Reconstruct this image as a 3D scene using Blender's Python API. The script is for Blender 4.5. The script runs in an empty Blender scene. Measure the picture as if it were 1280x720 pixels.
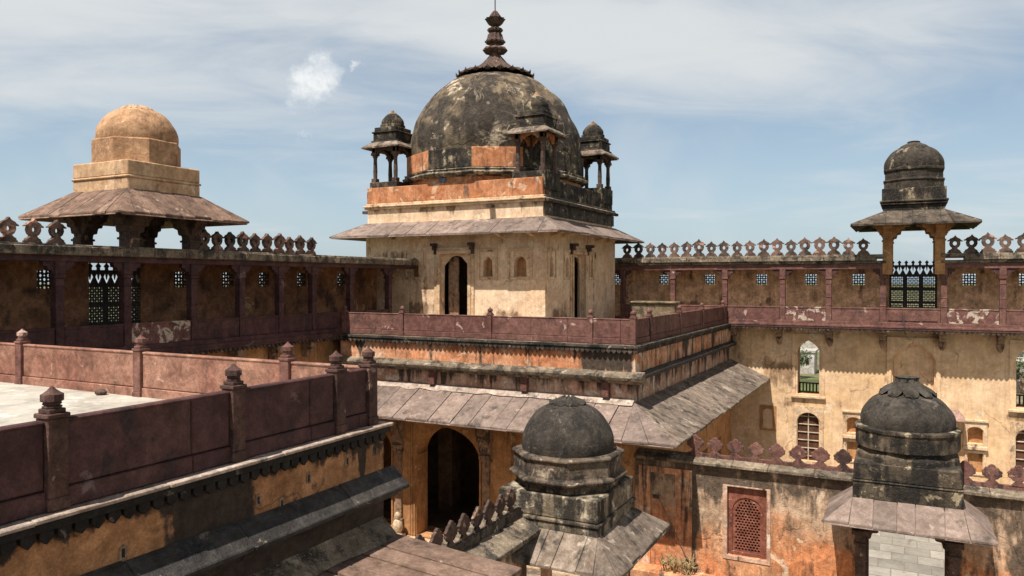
import bpy, bmesh, math, random
from mathutils import Vector, noise as mnoise
from mathutils.geometry import tessellate_polygon
random.seed(7)
PI = math.pi
scene = bpy.context.scene
COL = scene.collection

# ------------------------------------------------------------------ camera
TH = math.radians(27.4)
cam_d = bpy.data.cameras.new("camera"); cam = bpy.data.objects.new("camera", cam_d); COL.objects.link(cam)
cam.location = (0, 0, 2.2)
cam.rotation_euler = (math.radians(90) - math.atan(10/950.), 0, TH)
cam_d.sensor_width = 36; cam_d.lens = 950/1280*36
cam_d.clip_start = 0.1; cam_d.clip_end = 20000
scene.camera = cam

# ------------------------------------------------------------------ node helper
class NT:
    def __init__(s, tree): s.t = tree; s.n = tree.nodes; s.l = tree.links
    def node(s, typ, **kw):
        n = s.n.new(typ)
        for k, v in kw.items(): setattr(n, k, v)
        return n
    def put(s, sock, v):
        if hasattr(v, 'is_output') or isinstance(v, bpy.types.NodeSocket): s.l.new(v, sock)
        else:
            if isinstance(v, (tuple, list)) and len(v) == 3 and sock.type == 'RGBA': v = (*v, 1)
            sock.default_value = v
    def m(s, op, a, b=0.0, c=0.0, clamp=False):
        n = s.node('ShaderNodeMath', operation=op, use_clamp=clamp)
        s.put(n.inputs[0], a); s.put(n.inputs[1], b); s.put(n.inputs[2], c); return n.outputs[0]
    def vm(s, op, a, b=(0, 0, 0)):
        n = s.node('ShaderNodeVectorMath', operation=op); s.put(n.inputs[0], a); s.put(n.inputs[1], b)
        return n.outputs['Value'] if op in ('DOT_PRODUCT', 'LENGTH', 'DISTANCE') else n.outputs[0]
    def noise(s, vec, scale, detail=5, rough=.55, dist=0.0):
        n = s.node('ShaderNodeTexNoise'); s.put(n.inputs['Vector'], vec); s.put(n.inputs['Scale'], scale)
        s.put(n.inputs['Detail'], detail); s.put(n.inputs['Roughness'], rough); s.put(n.inputs['Distortion'], dist); return n.outputs['Fac']
    def step(s, v, lo, hi):
        n = s.node('ShaderNodeMapRange', interpolation_type='SMOOTHSTEP'); s.put(n.inputs['Value'], v)
        s.put(n.inputs['From Min'], lo); s.put(n.inputs['From Max'], hi); return n.outputs[0]
    def mix(s, f, a, b, blend='MIX'):
        n = s.node('ShaderNodeMix', data_type='RGBA', blend_type=blend)
        s.put(n.inputs[0], f); s.put(n.inputs[6], a); s.put(n.inputs[7], b); return n.outputs[2]

# ------------------------------------------------------------------ world and sun
SUN_DIR = Vector((.37, 1.9, -3.77)).normalized()          # the way the light travels
SUN_EL = math.asin(-SUN_DIR.z); SUN_AZ = math.atan2(-SUN_DIR.x, -SUN_DIR.y)
world = bpy.data.worlds.new("World"); scene.world = world; world.use_nodes = True
w = NT(world.node_tree); w.n.clear()
sky = w.node('ShaderNodeTexSky', sky_type='NISHITA', sun_disc=False)
sky.sun_elevation = SUN_EL; sky.sun_rotation = SUN_AZ; sky.altitude = 200; sky.air_density = 1.0; sky.dust_density = 1.6; sky.ozone_density = 1.2
tc = w.node('ShaderNodeTexCoord').outputs['Generated']
sp = w.node('ShaderNodeSeparateXYZ'); w.put(sp.inputs[0], tc)
F = Vector((-math.sin(TH), math.cos(TH), 0)); R = Vector((math.cos(TH), math.sin(TH), 0))
zc = w.m('MAXIMUM', sp.outputs[2], 0.0)
den = w.m('ADD', zc, .16)
cx = w.m('DIVIDE', w.vm('DOT_PRODUCT', tc, tuple(R)), den); cy = w.m('DIVIDE', w.vm('DOT_PRODUCT', tc, tuple(F)), den)
cv = w.node('ShaderNodeCombineXYZ'); w.put(cv.inputs[0], w.m('MULTIPLY', cx, .55)); w.put(cv.inputs[1], cy); w.put(cv.inputs[2], 3.7)
n1 = w.noise(cv.outputs[0], .62, 7, .52, .5)
n1 = w.m('ADD', n1, w.m('MULTIPLY', w.m('MULTIPLY', w.step(zc, .12, .31), w.step(zc, .75, .45)), .27))
n1 = w.m('ADD', n1, w.m('MULTIPLY', w.m('SUBTRACT', w.noise(cv.outputs[0], 2.6, 8, .6, .8), .5), .30))
veil = w.m('MULTIPLY', w.step(n1, .47, .76), .95)
n2 = w.noise(tc, 6.0, 5, .5, .3)
veil = w.m('MAXIMUM', veil, w.m('MULTIPLY', w.step(n2, .5, .75), .28))
haze = w.step(zc, .30, .0)
def sky_dir(px, py):
    u = (px-640)/950; v = -(py-350)/950
    return (R*u + F + Vector((0, 0, v))).normalized()
def puff(px, py, rx, ry, edge):
    d = sky_dir(px, py); r = d.cross(Vector((0, 0, 1))).normalized(); u = r.cross(d).normalized()
    dv = w.vm('SUBTRACT', tc, tuple(d))
    nz = w.noise(tc, 42, 9, .66); nz2 = w.noise(w.vm('ADD', tc, (3, 1, 7)), 42, 9, .66)
    a = w.m('DIVIDE', w.m('ADD', w.vm('DOT_PRODUCT', dv, tuple(r)), w.m('MULTIPLY', w.m('SUBTRACT', nz, .5), .05)), rx)
    b = w.m('DIVIDE', w.m('ADD', w.vm('DOT_PRODUCT', dv, tuple(u)), w.m('MULTIPLY', w.m('SUBTRACT', nz2, .5), .05)), ry)
    a = w.m('ADD', a, w.m('MULTIPLY', b, -.35))
    q = w.m('SQRT', w.m('ADD', w.m('MULTIPLY', a, a), w.m('MULTIPLY', b, b)))
    return w.step(q, 1.0, edge)
pf = w.m('MAXIMUM', puff(394, 100, .036, .040, .38), w.m('MULTIPLY', puff(445, 85, .008, .007, .2), .6))
pf = w.m('MAXIMUM', pf, w.m('MULTIPLY', puff(380, 172, .014, .006, .0), .3))
skyc = w.mix(1.0, sky.outputs[0], (1.08, 1.03, .97), 'MULTIPLY')
skyc = w.mix(w.m('ADD', w.m('MULTIPLY', haze, .40), .16), skyc, (4.7, 6.1, 7.3))
skyc = w.mix(veil, skyc, (6.35, 6.55, 6.65))
pc = w.mix(w.step(w.noise(w.vm('ADD', tc, (0, 0, .006)), 60, 7, .6), .38, .62), (6.7, 7.0, 7.3), (8.6, 8.6, 8.5))
skyc = w.mix(w.m('MULTIPLY', pf, .8), skyc, pc)
low = w.step(zc, .62, .36)
skyc = w.mix(1.0, skyc, w.mix(low, (.58, .58, .60), (1.16, 1.17, 1.17)), 'MULTIPLY')
bg = w.node('ShaderNodeBackground'); w.put(bg.inputs[0], skyc); bg.inputs[1].default_value = .07
wo = w.node('ShaderNodeOutputWorld'); w.l.new(bg.outputs[0], wo.inputs[0])

sd = bpy.data.lights.new("sun", 'SUN'); sd.energy = 5.0; sd.angle = math.radians(.5); sd.color = (1, .955, .885)
so = bpy.data.objects.new("sun", sd); COL.objects.link(so); so.location = (-10, -30, 60)
so.rotation_euler = SUN_DIR.to_track_quat('-Z', 'Y').to_euler()
scene.view_settings.view_transform = 'Standard'; scene.view_settings.look = 'None'
scene.view_settings.exposure = 0.5; scene.view_settings.gamma = 1; scene.view_settings.use_curve_mapping = False
scene.render.engine = 'CYCLES'; scene.cycles.max_bounces = 6; scene.cycles.diffuse_bounces = 3

# ------------------------------------------------------------------ materials
M = {}
def mat(name, a, b, dark=None, cover=0.0, streak=0.0, light=None, lcover=0.0, scale=1.0, rough=.92, bump=.35,
        bands=(), cracks=0.0, soft=.10, var=.35, tiles=None, speck=0.0, zstretch=.16, island=0.0, zmix=None, spots=(), veins=0.0):
    m = bpy.data.materials.new(name); m.use_nodes = True; t = NT(m.node_tree); M[name] = m
    GEO = t.node('ShaderNodeNewGeometry'); P = GEO.outputs['Position']
    sx = t.node('ShaderNodeSeparateXYZ'); t.put(sx.inputs[0], P); Z = sx.outputs[2]
    big = t.noise(P, .55*scale, 6, .6, .4)
    fine = t.step(t.noise(P, 8*scale, 7, .72), .33, .67)
    grit = t.step(t.noise(P, 38, 5, .7), .34, .66)
    col = t.mix(t.step(big, .36, .64), a, b)
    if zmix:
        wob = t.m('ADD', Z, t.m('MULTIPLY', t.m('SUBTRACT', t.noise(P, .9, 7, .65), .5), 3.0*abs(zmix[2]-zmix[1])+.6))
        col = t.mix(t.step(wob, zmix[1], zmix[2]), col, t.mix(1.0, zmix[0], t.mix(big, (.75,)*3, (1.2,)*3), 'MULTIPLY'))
    med = t.noise(t.vm('ADD', P, (9, 2, 4)), 2.3*scale, 8, .68, .5)
    col = t.mix(1.0, col, t.mix(t.step(med, .30, .70), (1-var*1.1, 1-var*1.2, 1-var*1.3), (1+var*.75, 1+var*.75, 1+var*.72)), 'MULTIPLY')
    if island:
        ri = GEO.outputs['Random Per Island']; col = t.mix(1.0, col, t.mix(ri, (1-island,)*3, (1+island, 1+island*.9, 1+island*.8)), 'MULTIPLY')
    col = t.mix(1.0, col, t.mix(fine, (1-var*.62,)*3, (1+var*.5,)*3), 'MULTIPLY')
    col = t.mix(1.0, col, t.mix(grit, (1-var*.5,)*3, (1+var*.42,)*3), 'MULTIPLY')
    if tiles:
        br = t.node('ShaderNodeTexBrick'); t.put(br.inputs['Vector'], t.vm('MULTIPLY', P, tiles[2] if len(tiles) > 2 else (1, 1, 1)))
        br.inputs['Scale'].default_value = tiles[0]; br.inputs['Mortar Size'].default_value = .012
        t.put(br.inputs['Color1'], (1, 1, 1)); t.put(br.inputs['Color2'], (tiles[1],)*3); t.put(br.inputs['Mortar'], (.6, .55, .5))
        col = t.mix(1.0, col, br.outputs['Color'], 'MULTIPLY')
    sv = t.vm('MULTIPLY', P, (1, 1, zstretch))
    sn = t.noise(sv, 2.6*scale, 6, .62, .2)
    h = t.m('MULTIPLY', fine, .3)
    if streak >= .4:
        dr = t.step(t.noise(t.vm('MULTIPLY', P, (1, 1, .06)), 7.0, 5, .65), .36, .62)
        col = t.mix(1.0, col, t.mix(dr, (1-var*.45, 1-var*.5, 1-var*.55), (1+var*.14,)*3), 'MULTIPLY')
    if light:
        ln = t.noise(t.vm('ADD', P, (31, 7, 13)), 1.5*scale, 8, .62, .6)
        lm = t.step(ln, .665-.36*lcover, .70-.36*lcover)
        col = t.mix(t.m('MULTIPLY', lm, .9), col, t.mix(1.0, light, t.mix(fine, (.7,)*3, (1.25,)*3), 'MULTIPLY')); h = t.m('SUBTRACT', h, t.m('MULTIPLY', lm, .35))
    if dark:
        mo = t.noise(t.vm('ADD', P, (5, 17, 3)), 1.1*scale, 9, .66, .3)
        v = t.m('ADD', t.m('MULTIPLY', mo, 1-streak), t.m('MULTIPLY', sn, streak))
        for (zt, dep, stg) in bands:
            g = t.m('MULTIPLY', t.step(Z, zt-dep, zt-.02), t.m('LESS_THAN', Z, zt+.03))
            v = t.m('ADD', v, t.m('MULTIPLY', g, stg))
        for (px_, py_, pz_, rx_, ry_, rz_, stg) in spots:
            dv_ = t.vm('MULTIPLY', t.vm('SUBTRACT', P, (px_, py_, pz_)), (1/rx_, 1/ry_, 1/rz_))
            v = t.m('ADD', v, t.m('MULTIPLY', t.step(t.vm('LENGTH', dv_), 1.0, .25), stg))
        th = .655-.34*cover
        dm = t.step(v, th-soft*.5, th+soft*.5)
        dc = t.mix(1.0, dark, t.mix(fine, (.6,)*3, (1.45,)*3), 'MULTIPLY')
        col = t.mix(t.m('MULTIPLY', dm, .93), col, dc); h = t.m('ADD', h, t.m('MULTIPLY', dm, .15))
    if speck:
        sk = t.noise(P, 26, 5, .7); km = t.step(sk, .66-.2*speck, .70-.2*speck)
        col = t.mix(t.m('MULTIPLY', km, .75), col, (.42, .36, .28))
    if veins:
        vn = t.noise(t.vm('ADD', P, (2, 9, 4)), .75*scale, 7, .62, .8)
        vm_ = t.m('MULTIPLY', t.step(t.m('ABSOLUTE', t.m('SUBTRACT', vn, .52)), .010, .003), t.step(t.noise(P, .9*scale, 3), .44, .56))
        col = t.mix(t.m('MULTIPLY', vm_, veins), col, (.50, .40, .29)); h = t.m('ADD', h, t.m('MULTIPLY', vm_, .5))
    if cracks:
        vo = t.node('ShaderNodeTexVoronoi', feature='DISTANCE_TO_EDGE'); 
        t.put(vo.inputs['Vector'], P); vo.inputs['Scale'].default_value = .42*scale
        wv = t.node('ShaderNodeTexNoise'); t.put(wv.inputs['Vector'], P); wv.inputs['Scale'].default_value = 1.3; wv.inputs['Detail'].default_value = 6
        t.put(vo.inputs['Vector'], t.vm('ADD', P, wv.outputs['Color']))
        cm = t.m('MULTIPLY', t.step(vo.outputs[0], .010, .002), t.step(t.noise(P, .7, 3), .45, .6))
        col = t.mix(t.m('MULTIPLY', cm, cracks), col, (.05, .035, .025)); h = t.m('SUBTRACT', h, t.m('MULTIPLY', cm, .6))
    h = t.m('ADD', h, t.m('MULTIPLY', grit, .16)); h = t.m('ADD', h, t.m('MULTIPLY', med, .9))
    bs = t.n['Principled BSDF']; t.put(bs.inputs['Base Color'], col); bs.inputs['Roughness'].default_value = rough
    bs.inputs['Specular IOR Level'].default_value = .25
    bp = t.node('ShaderNodeBump'); bp.inputs['Strength'].default_value = bump; bp.inputs['Distance'].default_value = .05
    t.put(bp.inputs['Height'], h); t.l.new(bp.outputs[0], bs.inputs['Normal'])
    return m

BLK = (.030, .026, .022); BRN = (.075, .052, .034)
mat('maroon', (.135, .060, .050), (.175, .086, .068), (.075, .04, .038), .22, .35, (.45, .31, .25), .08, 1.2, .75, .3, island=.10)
mat('post_shaded', (.080, .042, .036), (.120, .064, .052), (.04, .024, .022), .25, .4, (.30, .19, .15), .12, 2.2, .8, .5)  # darker maroon for the near posts, their shade put into the colour
mat('maroon_shaded', (.062, .028, .028), (.090, .041, .038), (.035, .022, .022), .25, .35, (.17, .11, .10), .05, 1.2, .7, .3, island=.12)  # the maroon stone darkened, shade put into the colour of unlit runs
mat('maroon_patchy', (.155, .070, .060), (.20, .092, .077), (.07, .04, .035), .2, .5, (.52, .42, .32), .40, 2.2, .8, .3, zstretch=.4)
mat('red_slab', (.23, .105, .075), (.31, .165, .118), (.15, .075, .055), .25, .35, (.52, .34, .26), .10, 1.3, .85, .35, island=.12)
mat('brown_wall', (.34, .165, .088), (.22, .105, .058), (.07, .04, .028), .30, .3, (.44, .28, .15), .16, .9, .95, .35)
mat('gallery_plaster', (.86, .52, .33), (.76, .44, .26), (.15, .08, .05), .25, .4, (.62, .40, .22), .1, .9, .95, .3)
mat('cream', (.76, .565, .395), (.70, .48, .31), (.20, .12, .07), .16, .55, (.70, .55, .38), .22, .8, .92, .3,
    bands=((5.72, .5, .10),), cracks=.35, var=.2,
    spots=((-20.6, 30.3, .7, 1.3, 2, .8, .16), (-16, 30.3, .5, 2.2, 2, .5, .10), (-14.06, 32.2, .5, 1, 2.2, .9, .11), (-22.3, 30.3, 3.4, 1.4, 2, .5, .16)))
mat('cream_trim', (.68, .50, .33), (.60, .40, .24), (.12, .08, .05), .22, .35, None, 0, 1.5, .9, .3, var=.25)
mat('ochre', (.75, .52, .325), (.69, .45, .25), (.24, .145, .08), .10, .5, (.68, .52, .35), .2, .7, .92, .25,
    bands=((-.05, 1.3, .06),), cracks=.45, var=.18,
    spots=((-5.75, 41, -2.6, 1.5, 2, 1.2, .20), (-4.9, 41, -4.0, 1.2, 2, .55, .15), (-.8, 41, -3.0, .5, 2, 1.2, .06), (-7.6, 41, -1.6, .8, 2, 1.6, .09), (4.6, 41, -4.0, 1.0, 2, .5, .13)))
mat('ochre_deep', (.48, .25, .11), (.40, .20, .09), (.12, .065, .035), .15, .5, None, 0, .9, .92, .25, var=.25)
mat('orange_band', (.48, .185, .082), (.53, .245, .125), (.16, .09, .06), .26, .7, (.60, .38, .24), .26, 1.0, .9, .3, var=.28)
mat('orange_stain', (.58, .24, .115), (.64, .40, .26), (.035, .03, .025), .26, .8, (.66, .48, .35), .22, 1.0, .92, .35,
    bands=((-.02, .5, .08), (-1.3, .5, .12)), zstretch=.08, cracks=.2,
    spots=((-9.3, 24.8, -.5, 1.5, 1, .8, .20), (-19.9, 24.8, -.3, .35, 1, .6, .22), (-8.14, 31.5, -.5, 1, .6, .8, .2), (-8.14, 36.5, -.5, 1, .6, .8, .16)))
mat('pink_stain', (.58, .41, .31), (.54, .31, .21), (.04, .034, .028), .24, .85, (.66, .54, .44), .25, 1.1, .92, .3, bands=((-1.35, .5, .08),), zstretch=.08)
mat('bridge_wall', (.64, .235, .095), (.62, .33, .18), (.085, .06, .042), .30, .6, (.66, .50, .35), .16, .9, .92, .5,
    bands=((-3.8, 1.5, .10),), cracks=.5, zstretch=.3, speck=.15,
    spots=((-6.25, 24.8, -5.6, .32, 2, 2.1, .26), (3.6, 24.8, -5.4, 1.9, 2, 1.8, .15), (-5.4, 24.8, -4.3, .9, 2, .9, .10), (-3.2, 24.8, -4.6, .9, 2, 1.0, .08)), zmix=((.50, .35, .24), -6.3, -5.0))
mat('near_wall', (.46, .225, .105), (.38, .175, .082), (.028, .024, .021), .34, .35, (.56, .36, .2), .12, .95, .9, .5,
    bands=((-.05, .42, .13), (-1.15, .7, .12)), soft=.06, cracks=.4,
    spots=((-7.18, 6.3, -.6, 1, .9, .7, .13), (-7.18, 4.3, -.9, 1, .8, .35, .14), (-7.18, 9.0, -.5, 1, .12, .6, .16), (-7.18, 8, -1.5, 1, 3, .45, .14)))
mat('near_gutter', (.040, .036, .034), (.065, .056, .050), (.02, .018, .018), .3, .4, (.22, .18, .13), .16, 1.6, .6, .6)
mat('lichen', (.27, .215, .155), (.19, .15, .11), (.045, .038, .03), .36, .3, (.42, .34, .25), .22, 1.6, .95, .7, speck=.3, island=.2)
mat('ledge_black', (.10, .08, .062), (.055, .045, .038), (.02, .018, .016), .35, .3, (.38, .32, .25), .14, 2.0, .9, .6, island=.2)
mat('dome_black', (.050, .041, .033), (.085, .068, .050), (.020, .017, .015), .30, .45, (.30, .24, .17), .14, 1.4, .95, .8, speck=.15)
mat('dome_smooth', (.052, .044, .037), (.078, .066, .054), (.026, .023, .020), .30, .4, (.14, .115, .09), .12, 1.5, .95, .7, speck=.07)
mat('base_black', (.15, .115, .08), (.075, .060, .044), (.020, .017, .015), .50, .4, (.42, .34, .22), .28, 1.3, .95, .8, speck=.15)
mat('base_mottled', (.38, .31, .22), (.24, .19, .135), (.028, .024, .020), .46, .5, (.56, .47, .34), .26, 1.3, .95, .7, speck=.15)
mat('drum_mottled', (.13, .10, .075), (.20, .145, .105), (.028, .024, .020), .44, .4, (.46, .36, .26), .24, 1.5, .95, .7, speck=.2)
mat('big_dome', (.125, .096, .064), (.20, .150, .100), (.038, .031, .025), .44, .45, (.52, .41, .29), .30, .55, .95, .9, cracks=.95, zstretch=.3, speck=.15, soft=.09, veins=.6,
    spots=((-17.5, 31.0, 10.2, 2.6, 3, 1.5, .10), (-15.2, 34, 9.8, 3, 3, 1.8, .08)))
mat('sand_dome', (.50, .30, .175), (.43, .245, .135), (.22, .12, .07), .20, .4, (.62, .40, .24), .12, 1.0, .95, .5, speck=.1, var=.3)
mat('sand_base', (.60, .40, .25), (.52, .32, .18), (.22, .13, .08), .18, .45, (.68, .52, .38), .16, 1.0, .92, .35, var=.25)
mat('slab', (.21, .155, .130), (.27, .205, .172), (.085, .066, .056), .24, .4, (.36, .27, .22), .10, 1.1, .9, .5, island=.2, var=.24)
mat('slab_grey', (.19, .145, .115), (.245, .195, .155), (.055, .044, .036), .30, .4, (.38, .31, .24), .18, 1.3, .92, .5, island=.22)
mat('slab_tan', (.235, .155, .115), (.19, .12, .09), (.07, .045, .035), .22, .35, (.40, .29, .20), .12, 1.3, .92, .5, island=.25)
mat('slab_dark', (.085, .068, .054), (.12, .095, .072), (.03, .025, .022), .3, .4, (.28, .22, .16), .12, 1.3, .95, .5, island=.2)
mat('dark_stone', (.085, .055, .045), (.12, .075, .058), (.03, .022, .02), .25, .3, (.40, .26, .18), .14, 2.0, .85, .6)
mat('merlon_mix', (.10, .072, .058), (.22, .13, .10), (.03, .025, .022), .34, .3, (.52, .28, .2), .16, 1.1, .9, .6)
mat('merlon_red', (.15, .068, .056), (.20, .10, .08), (.045, .03, .026), .28, .3, (.36, .22, .17), .16, 2.0, .85, .5)
mat('screen_black', (.022, .017, .016), (.03, .023, .02), None, 0, 0, None, 0, 1, .6, .1)
mat('lattice_red', (.20, .065, .042), (.27, .10, .065), (.09, .04, .03), .18, .3, (.5, .3, .2), .1, 2, .8, .35)
mat('white_floor', (.46, .425, .365), (.40, .365, .31), (.26, .225, .18), .22, 0, (.52, .49, .43), .25, .7, .85, .25, zstretch=1, soft=.2, var=.14)
mat('court_floor', (.30, .275, .235), (.36, .335, .285), (.16, .14, .115), .1, 0, None, 0, 1, .85, .2, tiles=(.62, .60, (.9, .42, 1)), zstretch=1, var=.12)
mat('plain_paving', (.36, .28, .20), (.30, .23, .165), (.11, .085, .065), .25, 0, None, 0, 1, .9, .4, zstretch=1)
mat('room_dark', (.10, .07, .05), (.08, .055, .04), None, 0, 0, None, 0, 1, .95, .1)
mat('spire_metal', (.05, .045, .045), (.06, .05, .05), None, 0, 0, None, 0, 1, .5, .05)
mat('bracket_stone', (.30, .185, .12), (.38, .25, .16), (.06, .045, .035), .32, .35, None, 0, 2.2, .9, .6)
mat('arch_ochre', (.50, .265, .115), (.40, .20, .085), (.14, .08, .045), .18, .55, (.56, .37, .21), .14, 1, .92, .3, zstretch=.12, var=.25)
mat('figure_stone', (.56, .43, .29), (.50, .38, .25), (.2, .14, .1), .12, .2, None, 0, 3, .9, .4)
mat('land', (.085, .11, .035), (.22, .18, .11), (.035, .055, .02), .35, 0, None, 0, .03, .95, .1, zstretch=1)
mat('leaf', (.085, .105, .05), (.12, .14, .07), None, 0, 0, None, 0, 2, .8, .1)
mat('town_white', (.5, .47, .43), (.42, .38, .34), None, 0, 0, None, 0, .3, .9, .1)
mat('awning', (.36, .22, .18), (.30, .19, .155), (.14, .1, .07), .15, .3, None, 0, 2, .8, .3)
mat('grille_bar', (.60, .50, .36), (.52, .42, .3), None, 0, 0, None, 0, 2, .8, .1)
mat('grille_back', (.115, .050, .028), (.085, .038, .022), None, 0, 0, None, 0, 2, .8, .1)
mat('blue_plate', (.08, .13, .28), (.10, .15, .3), None, 0, 0, None, 0, 2, .4, .05)
mat('moss_stone', (.27, .20, .13), (.20, .155, .095), (.08, .065, .045), .36, .3, None, 0, 2.2, .95, .8, speck=.15)
mat('pale_ledge', (.46, .37, .31), (.38, .29, .235), (.12, .10, .085), .22, .3, None, 0, 1.6, .9, .5, island=.15)
mat('shade_stone', (.022, .019, .017), (.032, .027, .023), None, 0, 0, (.14, .11, .085), .1, 2, .9, .5)  # near black: the shade under the near ledge is put into this colour
mat('dry_weed', (.42, .32, .17), (.34, .25, .12), None, 0, 0, None, 0, 2, .9, .1)

# ------------------------------------------------------------------ mesh helper
OFF = {}
class MB:
    def __init__(s): s.v = []; s.f = []
    def add(s, vs, fs):
        o = len(s.v); s.v += [tuple(p) for p in vs]; s.f += [tuple(i+o for i in f) for f in fs]; return s
    def box(s, x0, y0, z0, x1, y1, z1):
        return s.add([(x0,y0,z0),(x1,y0,z0),(x1,y1,z0),(x0,y1,z0),(x0,y0,z1),(x1,y0,z1),(x1,y1,z1),(x0,y1,z1)],
                     [(0,3,2,1),(4,5,6,7),(0,1,5,4),(1,2,6,5),(2,3,7,6),(3,0,4,7)])
    def cbox(s, cx, cy, z0, hx, hy, z1): return s.box(cx-hx, cy-hy, z0, cx+hx, cy+hy, z1)
    def slabq(s, q, th):        # q: 4 (or 3) points of the top, thickness down
        n = len(q); b = [(p[0], p[1], p[2]-th) for p in q]
        return s.add(list(q)+b, [tuple(range(n)), tuple(range(2*n-1, n-1, -1))]+[(i, i+n, (i+1) % n+n, (i+1) % n) for i in range(n)])
    def plate(s, loops, mp, w0, w1):
        L = [[Vector((p[0], p[1], 0)) for p in lp] for lp in loops]
        tri = tessellate_polygon(L); flat = [p for lp in L for p in lp]; n = len(flat)
        vs = [mp(p.x, p.y, w0) for p in flat]+[mp(p.x, p.y, w1) for p in flat]
        fs = [tuple(t) for t in tri]+[tuple(i+n for i in reversed(t)) for t in tri]
        k = 0
        for lp in L:
            m = len(lp)
            fs += [(k+i, k+(i+1) % m, k+(i+1) % m+n, k+i+n) for i in range(m)]; k += m
        return s.add(vs, fs)
    def lathe(s, prof, n=48, cx=0, cy=0, ph=0.0, lob=None, jit=0.0, seed=0):
        vs = []; 
        for (r, z) in prof:
            for i in range(n):
                a = ph+2*PI*i/n; rr = r
                if lob: rr = r*lob(a, z)
                if jit:
                    rr += jit*mnoise.noise(Vector((r*math.cos(a)*1.3+seed, r*math.sin(a)*1.3, z*1.3)))
                vs.append((cx+rr*math.cos(a), cy+rr*math.sin(a), z))
        fs = []
        for j in range(len(prof)-1):
            for i in range(n):
                k = (i+1) % n; fs.append((j*n+i, j*n+k, (j+1)*n+k, (j+1)*n+i))
        fs.append(tuple(range(n-1, -1, -1))); b = (len(prof)-1)*n; fs.append(tuple(range(b, b+n)))
        return s.add(vs, fs)
    def tube(s, p, q, r, n=8):
        p = Vector(p); q = Vector(q); d = (q-p).normalized(); u = d.orthogonal().normalized(); v = d.cross(u)
        vs = [tuple(c+u*(r*math.cos(2*PI*i/n))+v*(r*math.sin(2*PI*i/n))) for c in (p, q) for i in range(n)]
        return s.add(vs, [(i, (i+1) % n, (i+1) % n+n, i+n) for i in range(n)]+[tuple(range(n-1, -1, -1)), tuple(range(n, 2*n))])
    def build(s, name, m, parent=None, smooth=False, bevel=0, local=False, loc=None, angle=40):
        off = Vector((0, 0, 0)) if (local or parent is None) else OFF.get(parent.name, Vector((0, 0, 0)))
        if parent is None and not local and loc is not None: off = Vector(loc)
        me = bpy.data.meshes.new(name); me.from_pydata([(x-off.x, y-off.y, z-off.z) for x, y, z in s.v], [], s.f)
        bm = bmesh.new(); bm.from_mesh(me); bmesh.ops.recalc_face_normals(bm, faces=bm.faces); bm.to_mesh(me); bm.free()
        me.materials.append(M[m])
        if smooth:
            for p in me.polygons: p.use_smooth = True
            try: me.set_sharp_from_angle(angle=math.radians(angle))
            except Exception: pass
        o = bpy.data.objects.new(name, me); COL.objects.link(o)
        if parent is not None: o.parent = parent; OFF[o.name] = Vector(off) if not local else Vector((0, 0, 0))
        if loc is not None: o.location = loc
        if bevel:
            b = o.modifiers.new('bevel', 'BEVEL'); b.width = bevel; b.segments = 1; b.limit_method = 'ANGLE'; b.angle_limit = math.radians(50)
        return o
def thing(name, label, cat, loc=(0, 0, 0), rotz=0, group=None):
    o = bpy.data.objects.new(name, None); COL.objects.link(o); o.empty_display_size = .3
    o.location = loc; o.rotation_euler = (0, 0, rotz); OFF[o.name] = Vector(loc)
    tag(o, label, cat, group); return o
def tag(o, label, cat, group=None):
    o['label'] = label; o['category'] = cat
    if group: o['group'] = group
def struct(name, mb, m, **k):
    o = mb.build(name, m, None, **k); o['kind'] = 'structure'; return o
def put(src, name, parent, loc, rotz=0, scale=1, mat_=None):   # a further copy of a part
    o = src.copy(); o.name = name; COL.objects.link(o); o.parent = parent; o.location = loc; o.rotation_euler = (0, 0, rotz)
    o.scale = (scale,)*3 if not isinstance(scale, tuple) else scale
    for ch in src.children:
        c = ch.copy(); COL.objects.link(c); c.parent = o
    return o
def copy_tree(src, loc, rotz, label):
    r = src.copy(); COL.objects.link(r); r.location = loc; r.rotation_euler = (0, 0, rotz); r['label'] = label
    for ch in src.children:
        c = ch.copy(); COL.objects.link(c); c.parent = r
        for g in ch.children:
            d = g.copy(); COL.objects.link(d); d.parent = c
    return r
RY = lambda y: (lambda u, v, d: (u, y+d, v))      # plate in a plane Y = y, depth towards +Y
RX = lambda x: (lambda u, v, d: (x-d, u, v))      # plate in a plane X = x, depth towards -X
def rect(u0, v0, u1, v1): return [(u0, v0), (u1, v0), (u1, v1), (u0, v1)]
def arch(u0, v0, u1, v1, n=14, rise=None, cusps=0, point=.0):
    c = (u0+u1)/2; r = (u1-u0)/2; rise = rise or r*.95; s = v1-rise; pts = [(u0, v0), (u1, v0)]
    for i in range(n+1):
        a = PI*i/n; k = 1.0
        if cusps: k = 1-.07*abs(math.cos(cusps*a))
        x = math.cos(a); y = math.sin(a)
        y = y*(1-point)+point*(1-abs(x))
        pts.append((c+r*x*k, s+rise*y*(k if 0 < i < n else 1)))
    return pts
def ngon(cx, cy, r, n, ph=0, sy=1): return [(cx+r*math.cos(ph+2*PI*i/n), cy+sy*r*math.sin(ph+2*PI*i/n)) for i in range(n)]

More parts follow.
